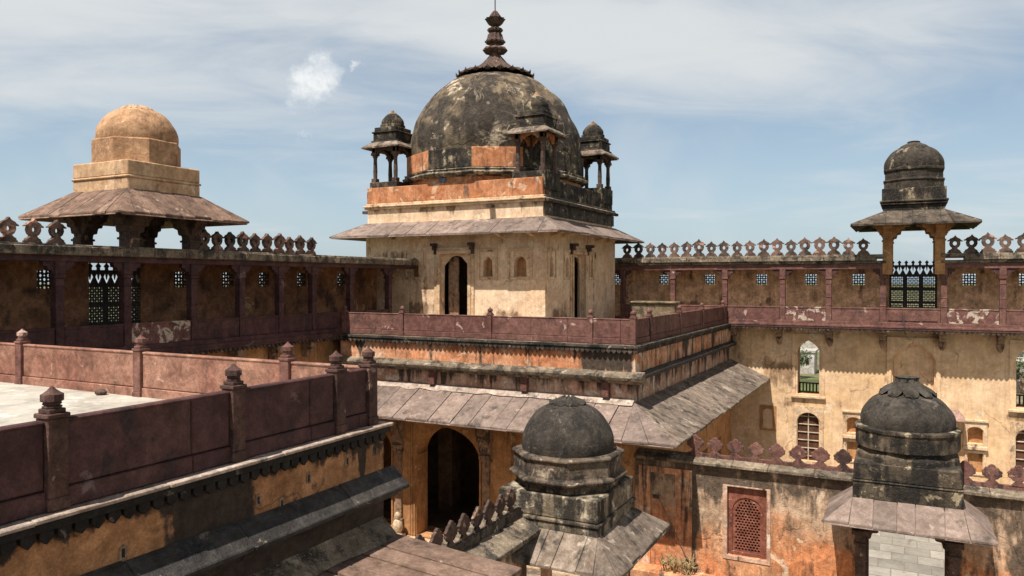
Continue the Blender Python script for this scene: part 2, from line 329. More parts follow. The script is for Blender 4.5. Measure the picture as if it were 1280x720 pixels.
def eave(ix0, iy0, ix1, iy1, zi, ox0, oy0, ox1, oy1, zo, wslab, sides='SENW', th=.06, gap=.012, jit=.012, seed=1):
    """hipped slope of separate stone slabs between an inner and an outer rectangle"""
    rnd = random.Random(seed); mb = MB()
    S = {'S': ((ix0, iy0), (ix1, iy0), (ox0, oy0), (ox1, oy0)), 'E': ((ix1, iy0), (ix1, iy1), (ox1, oy0), (ox1, oy1)),
         'N': ((ix1, iy1), (ix0, iy1), (ox1, oy1), (ox0, oy1)), 'W': ((ix0, iy1), (ix0, iy0), (ox0, oy1), (ox0, oy0))}
    for k in sides:
        a, b, c, d = S[k]; L = math.hypot(d[0]-c[0], d[1]-c[1]); ux, uy = (d[0]-c[0])/L, (d[1]-c[1])/L
        ta = (a[0]-c[0])*ux+(a[1]-c[1])*uy; tb = (b[0]-c[0])*ux+(b[1]-c[1])*uy
        n = max(3, round(L/wslab)); cuts = [0]+[L*(i+rnd.uniform(-.16, .16))/n for i in range(1, n)]+[L]
        pin = lambda t: min(max(t, ta), tb)
        def P(t, inner, dz):
            if inner:
                tt = pin(t); f = (tt-ta)/(tb-ta) if tb > ta else 0
                return (a[0]+(b[0]-a[0])*f, a[1]+(b[1]-a[1])*f, zi+dz)
            f = t/L; return (c[0]+(d[0]-c[0])*f, c[1]+(d[1]-c[1])*f, zo+dz)
        for i in range(n):
            t0 = cuts[i]+gap*.5; t1 = cuts[i+1]-gap*.5; dz = rnd.uniform(-jit, jit); e = rnd.uniform(-jit, jit); over = rnd.uniform(-.045, .035)
            o0 = P(t0, 0, dz+e); o1 = P(t1, 0, dz-e); i0 = P(t0, 1, dz); i1 = P(t1, 1, dz)
            def ext(o, q): v = Vector(o)-Vector(q); return tuple(Vector(o)+v.normalized()*over)
            if (Vector(i0)-Vector(i1)).length < .02: mb.slabq([ext(o0, i0), ext(o1, i0), i0], th)
            else:
                if i0 == i1: continue
                mb.slabq([ext(o0, i0), ext(o1, i1), i1, i0], th)
        g = .05
        mb.slabq([P(g*2, 0, -th-.004), P(L-g*2, 0, -th-.004), P(tb, 1, -th-.004), P(ta, 1, -th-.004)], .03)
    return mb
def dentils(mb, axis, a0, a1, c, zt, step=.16, drop=.11, th=.05, w=.11):
    """row of little pointed drops hanging below a ledge"""
    n = int((a1-a0)/step)
    for i in range(n):
        u = a0+(i+.5)*(a1-a0)/n
        lp = [(u-w/2, zt), (u+w/2, zt), (u+w/2, zt-drop*.55), (u, zt-drop), (u-w/2, zt-drop*.55)]
        mp = (lambda p, q, d: (p, c+d, q)) if axis == 'x' else (lambda p, q, d: (c+d, p, q))
        k = len(lp); vs = [mp(x, z, 0) for x, z in lp]+[mp(x, z, th) for x, z in lp]
        mb.add(vs, [tuple(range(k)), tuple(range(2*k-1, k-1, -1))]+[(j, (j+1) % k, (j+1) % k+k, j+k) for j in range(k)])

# ------------------------------------------------------------------ setting
struct('ground', MB().add([(-6000,-6000,-24),(6000,-6000,-24),(6000,6000,-24),(-6000,6000,-24)], [(0,1,2,3)]), 'land')
struct('courtyard_floor', MB().box(-8.9, -12, -9.4, 14, 24.75, -9.0), 'plain_paving')
struct('small_court_floor', MB().box(-21.7, 9.3, -8.4, -8.9, 24.75, -8.0), 'plain_paving')
struct('inner_court_floor', MB().box(-8.3, 25.5, -8.9, 14, 41.0, -8.6), 'court_floor')

# ------------------------------------------------------------------ stone parapets
def post_mesh(wd=.2, h=.85):
    m = MB(); a = wd/2
    m.cbox(0, 0, 0, a*1.12, a*1.12, .12); m.cbox(0, 0, .12, a, a, h+.03)
    for (z, r) in ((h+.03, 1.14), (h+.075, .86)): m.cbox(0, 0, z, a*r, a*r, z+.045)
    return m
def post_cap(wd=.2, h=.85):
    m = MB(); a = wd/2
    m.lathe([(a*.70, h+.12), (a*.88, h+.127), (a*.88, h+.142), (a*.66, h+.15), (a*.84, h+.158), (a*.84, h+.17), (a*.76, h+.178), (a*1.02, h+.190), (a*1.02, h+.255),
             (a*.78, h+.268), (a*.42, h+.295), (a*.16, h+.325), (a*.02, h+.335)], 8, ph=PI/8)
    return m
def parapet(name, label, runs, m_slab, m_base, m_post, h=.85, group=None, floor=0.0, base_h=.2, wd=.2, proto=[None]):
    """runs: list of (axis, const, [post positions], start, end, face) with face = outer side sign"""
    r0 = runs[0]; loc = ((r0[2][0], r0[1], floor) if r0[0] == 'x' else (r0[1], r0[2][0], floor))
    t = thing(name, label, 'parapet', loc, 0, group)
    first = None
    for (ax, c, posts, s, e) in runs:
        pts = sorted(set([s, e]+list(posts)))
        for u0, u1 in zip(pts, pts[1:]):
            if u1-u0 < .25: continue
            p0 = u0+(.1 if u0 in posts else 0); p1 = u1-(.1 if u1 in posts else 0); g = .004
            sl = MB(); ba = MB()
            def bx(mb, a, b, w0, z0, z1):
                if ax == 'x': mb.box(a, c-w0, floor+z0, b, c+w0, floor+z1)
                else: mb.box(c-w0, a, floor+z0, c+w0, b, floor+z1)
            # one bay: base course, slab (sometimes of two pieces), rounded coping
            k = random.random(); cut = p0+(p1-p0)*random.uniform(.6, .85)
            bx(ba, p0+g, cut-g, .07, .0, base_h-.006); bx(ba, cut+g, p1-g, .07, .0, base_h-.009)
            if k < .6 and p1-p0 > 1.2: bx(sl, p0+g, cut-.003, .045, base_h, h); bx(sl, cut+.003, p1-g, .048, base_h, h-.004)
            else: bx(sl, p0+g, p1-g, .045, base_h, h)
            bx(sl, p0+g, p1-g, .062, h-.03, h+.015)
            ba.build('base_course', m_base, t, bevel=.01); sl.build('slab', m_slab, t, bevel=.016)
        for u in posts:
            x, y = (u, c) if ax == 'x' else (c, u)
            L = (x-loc[0], y-loc[1], 0)
            if first is None:
                first = post_mesh(wd, h).build('post', m_post, t, bevel=.008, local=True); first.location = L
                post_cap(wd, h).build('cap', m_post, first, local=True)
            else: put(first, 'post', t, L)
    return t
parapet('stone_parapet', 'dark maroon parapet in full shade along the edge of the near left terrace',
        [('y', -7.28, [-.1, 2.2, 4.44, 6.66, 8.54, 9.28], -2.4, 9.28)], 'maroon_shaded', 'maroon_shaded', 'post_shaded', wd=.20)
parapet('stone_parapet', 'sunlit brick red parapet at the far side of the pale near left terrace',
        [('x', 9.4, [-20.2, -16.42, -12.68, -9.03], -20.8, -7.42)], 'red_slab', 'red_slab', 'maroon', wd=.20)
parapet('stone_parapet', 'maroon stone parapet round the terrace in front of the domed pavilion',
        [('x', 24.9, [-20.75, -17.84, -13.83, -9.8, -8.24], -20.75, -8.24), ('y', -8.24, [26.7, 30.78, 34.66, 39.13], 24.9, 39.9)], 'maroon', 'maroon', 'maroon')
# ------------------------------------------------------------------ near left terrace building
nb = thing('terrace_building', 'near left building with a pale flat terrace over a black stained ochre wall', 'building', (-14, 0, -9))
MB().box(-20.9, -3, -9, -7.32, 9.5, -.35).build('wall_core', 'brown_wall', nb)
MB().box(-20.9, -3, -.12, -7.34, 9.5, .03).build('terrace_floor', 'white_floor', nb)
MB().box(-7.32, -3, -9, -7.18, 9.52, -.12).build('wall', 'near_wall', nb)
lg = MB()
y = -3.0
while y < 9.55:
    y2 = min(y+random.uniform(1.0, 1.9), 9.62); o_ = random.uniform(-.015, .015)
    lg.box(-7.32, y+.003, -.055, -7.05+o_, y2-.003, -.012+random.uniform(-.004, .004)); y = y2
lg.build('ledge', 'pale_ledge', nb, bevel=.01)
MB().box(-7.19, -3, -.14, -7.08, 9.58, -.058).build('under_ledge', 'shade_stone', nb, bevel=.01)
dn = MB(); dentils(dn, 'y', -3, 9.5, -7.155, -.14, .17, .13, .05, .13); dn.build('drop_moulding', 'shade_stone', nb)
gu = MB(); y = -3.0
while y < 9.7:
    y2 = min(y+random.uniform(1.2, 2.2), 9.75); j = random.uniform(-.02, .02)
    pr = [(-7.18, -.70+j), (-7.10, -.74+j), (-6.88, -.93+j), (-6.84, -.95+j), (-6.84, -1.01+j), (-6.90, -1.03+j), (-7.02, -1.08+j), (-7.08, -1.16+j), (-7.18, -1.20+j)]
    K = len(pr); gu.add([(a, y, b) for a, b in pr]+[(a, y2-.01, b) for a, b in pr], [tuple(range(K)), tuple(range(2*K-1, K-1, -1))]+[(i, (i+1) % K, (i+1) % K+K, i+K) for i in range(K)])
    y = y2
gu.build('cornice', 'near_gutter', nb, bevel=.012)
for (yy, zz) in ((5.1, -.62), (6.95, -.55), (7.35, -.70), (7.85, -.48), (8.65, -.42), (9.3, -.40)):
    m_ = MB(); m_.plate([[(yy-.045, zz-.07), (yy+.04, zz-.08), (yy+.05, zz+.06), (yy+.01, zz+.085), (yy-.04, zz+.06)], rect(yy-.02, zz-.05, yy+.02, zz+.045)], RX(-7.168), 0, .03); q_ = m_.build('drain_hole', 'bracket_stone', nb); MB().box(-7.178, yy-.03, zz-.06, -7.173, yy+.03, zz+.055).build('hole_shade', 'screen_black', q_)  # black plate on the wall paints in the shade inside the hole
# lower stone eave running out from the wall
ev = MB(); rnd = random.Random(3); y = -3.0
while y < 9.5:
    y2 = min(y+rnd.uniform(.30, .44), 9.55); y2 = 9.55 if y2 > 9.4 else y2; dz = rnd.uniform(-.022, .022)
    ev.slabq([(-7.2, y+.014, -1.70+dz), (-4.78+rnd.uniform(-.03, .03), y+.014, -1.87+dz), (-4.78+rnd.uniform(-.03, .03), y2-.014, -1.87+dz), (-7.2, y2-.014, -1.70+dz)], .07); y = y2
ev.slabq([(-7.2, -3, -1.82), (-4.95, -3, -1.985), (-4.95, 9.5, -1.985), (-7.2, 9.5, -1.82)], .04)
ev.build('lower_eave', 'slab_tan', nb, bevel=.012)
fl = MB()
for i in range(60):
    a = -3+12.5*i/60; b = a+12.5/60; f0 = .30+.10*mnoise.noise(Vector((a*1.3, 0, 0))); f1 = .30+.10*mnoise.noise(Vector((b*1.3, 0, 0)))
    fl.add([(-7.18, a, -1.45), (-7.18+f0, a, -1.70), (-7.18, a, -1.75), (-7.18, b, -1.45), (-7.18+f1, b, -1.70), (-7.18, b, -1.75)],
           [(0,1,4,3), (1,2,5,4), (0,3,5,2)]+([(0,2,1)] if i == 0 else [])+([(3,4,5)] if i == 59 else []))
fl.build('mortar_fillet', 'lichen', nb, smooth=True)
for yy in (1.5, 4.2, 6.9, 9.2): MB().add([(-7.18,yy,-1.9),(-7.18,yy,-2.7),(-6.2,yy,-1.98),(-7.18,yy+.14,-1.9),(-7.18,yy+.14,-2.7),(-6.2,yy+.14,-1.98)], [(0,1,2),(3,5,4),(0,3,4,1),(1,4,5,2),(2,5,3,0)]).build('bracket', 'bracket_stone', nb)
MB().lathe([(.05, .03), (.10, .05), (.11, .09), (.06, .14), (.01, .15)], 9, -13.5, 9.15, jit=.06).build('loose_stone', 'dark_stone', None, loc=(-13.5, 9.15, .03), smooth=True)
tag(bpy.data.objects['loose_stone'], 'small dark lump of stone lying on the pale terrace floor by the sunlit parapet', 'stone')

# ------------------------------------------------------------------ galleries
def merlon_mesh():
    half = [(.30,0),(.30,.05),(.25,.075),(.25,.12),(.17,.16),(.12,.20),(.115,.235),(.17,.265),(.205,.32),(.235,.40),(.225,.47),(.21,.51),(.315,.50),(.325,.54),(.25,.575),(.20,.63),(.115,.665),(.06,.70)]
    out = half+[(0, .775)]+[(-x, y) for x, y in reversed(half)]
    return MB().plate([out, ngon(0, .42, .088, 14)], lambda u, v, d: (u, d, v), -.065, .065)
def pillar_mesh():
    m = MB(); m.cbox(0, 0, 0, .16, .16, .22); m.cbox(0, 0, .22, .125, .125, 2.25)
    for z in (.95, 1.35, 2.0): m.cbox(0, 0, z, .14, .14, z+.05)
    m.cbox(0, 0, 2.25, .16, .16, 2.36); m.cbox(0, 0, 2.36, .14, .14, 2.72); return m
def bracket_mesh():       # scalloped arm reaching along +u from the pillar
    out = [(0, 0), (0, -.42), (.07, -.42), (.10, -.34), (.18, -.34), (.21, -.24), (.30, -.25), (.34, -.14), (.43, -.14), (.46, 0)]
    return MB().plate([out], lambda u, v, d: (u, d, v), -.09, .09)
def jali_small(mb, u0, v0, u1, v1, mp):
    n = 5; w_ = (u1-u0); hs = []
    for i in range(n):
        for j in range(n):
            c = u0+w_*(i+.5)/n; d = v0+(v1-v0)*(j+.5)/n; r = w_/n*(.40 if (i+j) % 2 == 0 else .33)
            hs.append(ngon(c, d, r, 8 if (i+j) % 2 == 0 else 4, PI/8 if (i+j) % 2 == 0 else 0))
    mb.plate([rect(u0, v0, u1, v1)]+hs, mp, .08, .13)
def gallery(label, axis, front, back, s, e, pillars, jalis, merlons, door, loc, patchy=(), zr=3.32, msc=1.0, mroof='lichen', gap=None):
    """axis 'x': runs along X facing -Y, 'y': runs along Y facing +X"""
    t = thing('roofed_gallery', label, 'gallery', loc)
    V = Vector(loc)
    mp = (lambda u, v, d: (u, front+d, v)) if axis == 'x' else (lambda u, v, d: (front-d, u, v))
    dep = abs(back-front)
    def bx(mb, u0, u1, d0, d1, z0, z1):
        p = mp(u0, z0, d0); q = mp(u1, z1, d1)
        return mb.box(min(p[0], q[0]), min(p[1], q[1]), z0, max(p[0], q[0]), max(p[1], q[1]), z1)
    f_ = MB(); bx(f_, s, e, -.10, dep, -.16, -.03); f_.build('floor_slab', 'maroon_shaded', t, bevel=.01)
    f_ = MB(); bx(f_, s, e, .17, dep, -.03, .02); f_.build('bounce_floor', 'white_floor' if axis == 'x' else 'plain_paving', t)  # floor layer added to bounce light up onto the back wall
    b_ = MB(); bx(b_, s, e, -.06, .16, -.03, .2); bx(b_, s, e, -.12, .1, -.06, .04); b_.build('base_band', 'maroon' if axis == 'x' else 'maroon_shaded', t, bevel=.012)
    d_ = MB()
    n = int((e-s)/.2)
    for i in range(n):
        u = s+(i+.5)*(e-s)/n; lp = [(u-.07, -.16), (u+.07, -.16), (u+.07, -.22), (u, -.29), (u-.07, -.22)]; k = 5
        vs = [mp(a, b, -.08) for a, b in lp]+[mp(a, b, -.02) for a, b in lp]
        d_.add(vs, [tuple(range(k)), tuple(range(2*k-1, k-1, -1))]+[(j, (j+1) % k, (j+1) % k+k, j+k) for j in range(k)])
    d_.build('drop_moulding', 'ledge_black', t)
    # back wall with the little pierced windows
    holes = [rect(a-.28, 1.93, a+.28, 2.5) for a in jalis]
    if door: holes.append(rect(door[0], .1, door[1], 2.75 if not door[2] else 3.3))
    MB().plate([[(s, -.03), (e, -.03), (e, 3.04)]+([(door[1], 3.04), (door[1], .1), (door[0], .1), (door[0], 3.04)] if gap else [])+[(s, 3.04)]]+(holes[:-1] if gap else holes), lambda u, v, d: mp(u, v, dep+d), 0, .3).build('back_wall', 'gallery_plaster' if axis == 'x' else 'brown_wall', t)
    for a in jalis:
        j = MB(); jali_small(j, a-.30, 1.91, a+.30, 2.52, lambda u, v, d: mp(u, v, dep+d)); j.build('pierced_window', 'screen_black', t)
    # beam, roof, merlons
    spans = [(s, e)] if not gap else [(s, gap[0]), (gap[1], e)]
    g = MB()
    for a_, b_e in spans: bx(g, a_, b_e, -.02, .26, 2.72, 2.98); bx(g, a_, b_e, -.05, .0, 2.90, 2.97)
    g.build('beam', 'maroon_shaded' if axis == 'y' else 'maroon', t, bevel=.012)
    rr = MB(); u = s
    while u < e:
        u2 = min(u+random.uniform(.9, 1.6), e); j = random.uniform(-.02, .02)
        if not (gap and u2 > gap[0] and u < gap[1]): bx(rr, u+.004, u2-.004, -.19+j, .6, zr-.30, zr-.05+j*.5)
        u = u2
    for a_, b_e in spans: bx(rr, a_, b_e, -.10, .5, 2.985, zr-.303); bx(rr, a_, b_e, -.13, dep+.3, zr-.16, zr)
    rr.build('roof', mroof, t, bevel=.02)
    # pillars with brackets
    rot = 0 if axis == 'x' else PI/2
    P0 = pillar_mesh().build('pillar', 'maroon' if axis == 'x' else 'maroon_shaded', t, bevel=.012, local=True); B0 = None
    for k, u in enumerate(pillars):
        q = Vector(mp(u, 0, .12))-V
        if k == 0: P0.location = q; o = P0
        else: o = P0.copy(); COL.objects.link(o); o.parent = t; o.location = q
        for sg in (0, PI):
            if B0 is None:
                B0 = bracket_mesh().build('bracket', 'maroon_shaded', o, local=True); br = B0
            else: br = B0.copy(); COL.objects.link(br); br.parent = o
            br.location = (0, 0, 2.72); br.rotation_euler = (0, 0, rot+sg)
    for k, (u0, u1) in enumerate(zip(pillars, pillars[1:])):
        sl = MB(); bx(sl, u0+.14, u1-.14, .02, .12, .2, .85); bx(sl, u0+.14, u1-.14, .0, .14, .81, .88)
        sl.build('slab', 'maroon_patchy' if k in patchy else ('maroon' if axis == 'x' else 'maroon_shaded'), t, bevel=.01)
    M0 = None
    for u in merlons:
        q = Vector(mp(u, zr, .0))-V
        sc = random.uniform(.90, 1.07)
        if M0 is None: M0 = merlon_mesh().build('merlon', 'merlon_mix', t, local=True); o = M0
        else: o = M0.copy(); COL.objects.link(o); o.parent = t
        o.location = q; o.rotation_euler = (random.uniform(-.06, .06), random.uniform(-.04, .04), rot); o.scale = (sc*msc, 1.1, sc*msc*1.12)
    return t
mr = [-13.6+.655*i for i in range(19)]+[1.95+.655*i for i in range(14)]
rg = gallery('long roofed gallery with maroon pillars facing us across the court, right of the domed pavilion', 'x', 40, 42.2, -16.5, 11,
        [-13.88, -11.06, -8.33, -5.49, -3.34, -.96, 1.55, 3.83, 6.3, 8.8], [-15.06, -12.21, -9.61, -6.86, -4.39, -2.13, 2.68, 4.95, 7.5],
        mr, (-.72, 1.32, 0), (0, 40, 0), patchy=(3, 6), zr=3.42, msc=1.0, gap=(-.82, 1.42))
ml = [5.2+.64*i for i in range(13)]+[17.85+.575*i for i in range(10)]
lg_ = gallery('long shaded gallery with dark pillars along the left side, under the sandy kiosk', 'y', -20.9, -23.2, 4.0, 30.25,
        [4.6, 7.2, 10.1, 12.99, 15.07, 17.49, 19.54, 21.44, 23.25, 25.55, 28.26], [8.7, 14.0, 18.82, 20.97, 22.82, 24.99, 27.61], ml, (15.35, 17.2, 0), (-20.9, 16, 0), patchy=(4,), zr=3.20, msc=.82)
# tall pierced screens filling the two doorways at the back of the galleries
def screen(parent, u0, u1, v0, v1, mp, label=None):
    W = u1-u0; H = v1-v0; holes = []
    rows = [(v0+.03, v0+H*.10), (v0+H*.14, v0+H*.37), (v0+H*.43, v0+H*.66)]
    for (a, b) in rows:
        for c in range(3):
            p0 = u0+W*(c+.12)/3; p1 = u0+W*(c+.88)/3
            nx = 6; ny = max(1, int(round((b-a)/((p1-p0)/nx))))
            for i in range(nx):
                for j in range(ny):
                    cx_ = p0+(p1-p0)*(i+.5)/nx; cy_ = a+(b-a)*(j+.5)/ny; r = (p1-p0)/nx*(.43 if (i+j) % 2 else .36)
                    holes.append(ngon(cx_, cy_, r, 6 if (i+j) % 2 else 4, random.choice((0, PI/6)), min(1, (b-a)/ny/((p1-p0)/nx))))
    n = 7; a = v0+H*.71
    for i in range(n):
        c = u0+W*(i+.5)/n; r = W/n*.42
        holes.append([(c-r*.2, a), (c+r*.2, a), (c+r, a+H*.09), (c+r*.35, a+H*.155), (c, a+H*.05), (c-r*.35, a+H*.155), (c-r, a+H*.09)])
    top = [(u0, v0), (u1, v0), (u1, v0+H*.9)]
    for i in range(n-1, -1, -1):
        c = u0+W*(i+.5)/n; r = W/n*.5
        top += [(c+r*.35, v0+H*.9), (c+r*.3, v0+H*.93), (c+r*.6, v0+H*.955), (c, v0+H), (c-r*.6, v0+H*.955), (c-r*.3, v0+H*.93), (c-r*.35, v0+H*.9)]
    top += [(u0, v0+H*.9)]
    return MB().plate([top]+holes, mp, 0, .06).build('pierced_screen', 'screen_black', parent)
screen(rg, -.72, 1.32, .85, 3.15, RY(41.3))
screen(lg_, 15.3, 17.3, .5, 2.75, RX(-23.25))
pn = MB()
for i in range(3): pn.box(-.82+.72*i+.05, 39.99, .28, -.82+.72*(i+1)-.03, 40.02, .78)
pn.build('carved_panel', 'maroon', rg, bevel=.012)

# ------------------------------------------------------------------ right palace wall below the gallery
pw = thing('palace_wall', 'tall ochre palace wall with arched windows under the right hand gallery', 'wall', (0, 41, -9))
upw = [(-4.88, -3.85), (4.45, 5.45)]
holes = [arch(a, -3.59, b, -.86, 12, .55, point=.45) for a, b in upw]
holes += [arch(a, -6.95, b, -4.53, 12, .5) for a, b in upw]
nich = [(-2.26, -4.6), (2.88, -4.62)]
for (c, zt) in nich: holes += [arch(c-.30, zt-.75, c+.30, zt, 10, .2), rect(c-.30, zt-2.1, c+.30, zt-1.2)]
holes += [arch(-.53, -3.75, 1.2, -.88, 14, .8, point=.25)]
MB().plate([rect(-9.3, -9, 12, -.16)]+holes, RY(41), 0, .25).build('wall', 'ochre', pw)
holes2 = [arch(a-.02, -3.61, b+.02, -.84, 12, .55, point=.45) for a, b in upw]
MB().plate([rect(-9.3, -9, 12, -.17)]+holes2, RY(41.25), .003, .95).build('wall_backing', 'ochre_deep', pw)
MB().plate([arch(-.52, -3.74, 1.19, -.89, 14, .8, point=.25)], RY(41.21), 0, .03).build('blind_arch', 'ochre', pw)
for a, b in upw:
    fr = MB().plate([rect(a-.26, -3.72, b+.26, -.52), arch(a-.10, -3.60, b+.10, -.72, 12, .6, point=.45)], RY(40.955), 0, .05); fr.build('window_frame', 'ochre', pw)
    sl = MB().box(a-.3, 40.86, -3.78, b+.3, 41.04, -3.66); sl.build('sill', 'cream_trim', pw, bevel=.015)
    fr = MB().plate([rect(a-.22, -7.1, b+.22, -4.2), arch(a-.03, -6.97, b+.03, -4.50, 12, .52)], RY(40.95), 0, .05); fr.build('window_frame', 'cream_trim', pw)
    wn = MB().box(a-.02, 41.18, -6.97, b+.02, 41.24, -4.5).build('shutter', 'grille_back', pw)
    gb = MB()
    for i in range(1, 2): gb.box((a+b)/2-.025, 41.12, -6.95, (a+b)/2+.025, 41.17, -4.55)
    for i in range(6): gb.box(a, 41.125, -6.75+i*.4, b, 41.165, -6.71+i*.4)
    gb.build('glazing_bar', 'grille_bar', wn)
    # dark railing standing in the open upper window
    ra = MB().plate([rect(a, -3.59, b, -3.05)]+[rect(a+.08+i*.16, -3.5, a+.17+i*.16, -3.12) for i in range(6)], RY(41.6), 0, .05); ra.build('railing', 'screen_black', pw)
fr = MB().plate([rect(-.80, -3.9, 1.47, -.55), arch(-.60, -3.8, 1.27, -.78, 14, .9, point=.25)], RY(40.90), 0, .105); fr.build('arch_frame', 'ochre', pw)
for (c, zt) in nich:
    MB().plate([rect(c-.48, zt-.9, c+.48, zt+.28), arch(c-.33, zt-.76, c+.33, zt+.03, 10, .22)], RY(40.95), 0, .055).build('niche_frame', 'cream_trim', pw, bevel=.01)
    MB().box(c-.5, 40.84, zt-1.02, c+.5, 41.05, zt-.86).build('niche_sill', 'cream_trim', pw, bevel=.015)
    MB().box(c-.52, 40.88, zt+.26, c+.52, 41.04, zt+.36).build('niche_hood', 'cream_trim', pw, bevel=.012)
    MB().plate([rect(c-.42, zt-2.2, c+.42, zt-1.08), rect(c-.33, zt-2.12, c+.33, zt-1.18)], RY(40.95), 0, .055).build('niche_frame', 'cream_trim', pw)
    MB().box(c-.34, 41.14, zt-2.2, c+.34, 41.24, zt-1.15).build('niche_back', 'ochre_deep', pw)
bay = MB(); bay.box(-.45, 40.45, -9, 2.15, 40.99, -4.25); bay.build('projecting_bay', 'ochre', pw)
aw = eave(-.5, 40.95, 2.2, 41.0, -3.85, -.75, 40.15, 2.45, 41.0, -4.2, .5, 'SEW', .05); aw.build('bay_awning', 'awning', pw)
def console(cx_, y_, zt, parent, m='bracket_stone'):
    b = MB(); b.cbox(cx_, y_-.50, zt-.14, .17, .50, zt); b.cbox(cx_, y_-.38, zt-.30, .15, .38, zt-.14); b.cbox(cx_, y_-.26, zt-.50, .14, .26, zt-.30)
    b.lathe([(.02, zt-.95), (.09, zt-.88), (.15, zt-.72), (.17, zt-.60), (.13, zt-.5)], 10, cx_, y_-.16)
    return b.build('console_bracket', m, parent, bevel=.025)
for x_ in (-8.0, -5.75, -3.35, -.98, 1.52, 3.82, 6.3, 8.8): console(x_, 41, -.17, pw)
# low end wall seen past the block (shaded niches)
MB().plate([rect(-6.7, -5.6, -5.9, -4.3), arch(-6.55, -5.5, -6.05, -4.45, 8, .2)], RY(40.96), 0, .04).build('niche_frame', 'ochre_deep', pw)

# ------------------------------------------------------------------ terrace block under the pavilion
tb = thing('palace_block', 'tall palace block with an orange stained upper wall, stone eave and dark arched doorway below', 'building', (-14.5, 32, -9))
MB().box(-20.6, 24.78, -.15, -8.16, 40.0, -.02).build('terrace_floor', 'plain_paving', tb)
MB().box(-20.9, 24.95, -1.0, -8.3, 40.9, -.2).build('core', 'brown_wall', tb)
MB().plate([rect(-20.9, -1.05, -8.14, -.16)], RY(24.8), 0, .14).build('upper_wall', 'orange_stain', tb)
MB().plate([rect(24.945, -1.05, 41, -.16)], RX(-8.14), 0, .14).build('upper_wall', 'orange_stain', tb)
lb = MB(); lb.box(-20.9, 24.62, -.13, -8.0, 24.80, -.03); lb.box(-8.16, 24.80, -.13, -8.0, 40, -.03)
lb.build('ledge', 'ledge_black', tb, bevel=.012)
dn = MB(); dentils(dn, 'x', -20.9, -8.0, 24.66, -.13, .19, .19, .05, .17); dentils(dn, 'y', 24.7, 40, -8.10, -.13, .19, .16, .05, .16)
dn.build('drop_moulding', 'ledge_black', tb)
# deep middle cornice
def cornice_run(pts_prof, axis, a0, a1, c, sgn, seed=0):
    mb = MB(); rnd = random.Random(seed); u = a0
    while u < a1-.01:
        u2 = min(u+rnd.uniform(.9, 1.7), a1)
        if a1-u2 < .5: u2 = a1
        j = rnd.uniform(-.012, .012); k = len(pts_prof)
        def P(uu, o, z): return (uu, c-o, z+j) if axis == 'x' else (c+o, uu, z+j)
        vs = [P(u+.003, o, z) for o, z in pts_prof]+[P(u2-.003, o, z) for o, z in pts_prof]
        mb.add(vs, [tuple(range(k)), tuple(range(2*k-1, k-1, -1))]+[(i, (i+1) % k, (i+1) % k+k, i+k) for i in range(k)]); u = u2
    return mb
prof = [(-.1, -.92), (.08, -.94), (.30, -1.03), (.34, -1.10), (.30, -1.20), (.12, -1.26), (.08, -1.34), (-.1, -1.34)]
cornice_run(prof, 'x', -20.9, -7.82, 24.8, 1, 4).build('cornice', 'lichen', tb, bevel=.012)
prof2 = [(-.1, -.98), (.12, -.98), (.26, -1.06), (.26, -1.18), (.1, -1.26), (-.1, -1.26)]
cornice_run(prof2, 'y', 24.8, 40.9, -8.14, 1, 5).build('cornice', 'near_gutter', tb, bevel=.012)
MB().plate([rect(-20.9, -2.4, -8.26, -1.05)], RY(24.92), 0, .1).build('frieze_wall', 'pink_stain', tb)
MB().plate([rect(25.02, -2.4, 41, -1.05)], RX(-8.26), 0, .1).build('frieze_wall', 'pink_stain', tb)
MB().box(-20.9, 25.02, -2.4, -8.36, 40.9, -1.0).build('core', 'brown_wall', tb)
for x_ in (-19.4, -16.35, -12.35, -9.2, ): MB().box(x_-.13, 24.70, -1.86, x_+.13, 24.93, -1.30).build('console', 'maroon', tb, bevel=.02)
e_ = eave(-22, 24.85, -8.2, 45, -1.98, -22, 22.95, -6.2, 40.97, -2.88, .82, 'S', .075, .022, .015, 5)
e_.v and e_.build('eave', 'slab', tb, bevel=.008)
# right side of the eave ends square against the palace wall
rnd = random.Random(8); ee = MB(); y0 = 24.85
cuts = [22.95+i*(24.85-22.95)/3 for i in range(4)]
for a, b in zip(cuts, cuts[1:]):
    dz = rnd.uniform(-.012, .012); ee.slabq([(-6.2, a+.011, -2.88+dz), (-6.2, b-.011, -2.88+dz), (-8.2, 24.85, -1.98+dz)], .075)
y = 24.85
while y < 40.9:
    y2 = min(y+rnd.uniform(.6, 1.0), 40.97); dz = rnd.uniform(-.014, .014); j = rnd.uniform(-.03, .03)
    ee.slabq([(-6.2+j, y+.011, -2.88+dz), (-6.2+j, y2-.011, -2.88+dz), (-8.2, y2-.011, -1.98+dz), (-8.2, y+.011, -1.98+dz)], .075); y = y2
ee.slabq([(-6.3, 23.05, -2.96), (-6.3, 40.9, -2.96), (-8.2, 40.9, -2.07), (-8.2, 24.85, -2.07)], .03)
ee.build('eave', 'slab_grey', tb, bevel=.008)
fm = MB()
for i in range(50):
    a = -20.9+12.7*i/50; b = a+12.7/50; f0 = .22+.12*mnoise.noise(Vector((a*1.7, 3, 0))); f1 = .22+.12*mnoise.noise(Vector((b*1.7, 3, 0)))
    fm.add([(a, 24.93, -1.84), (a, 24.85-f0, -1.965-f0*.47+.02), (a, 24.93, -2.1), (b, 24.93, -1.84), (b, 24.85-f1, -1.965-f1*.47+.02), (b, 24.93, -2.1)], [(0,1,4,3), (1,2,5,4)])
fm.build('mortar_fillet', 'pale_ledge', tb, smooth=True)
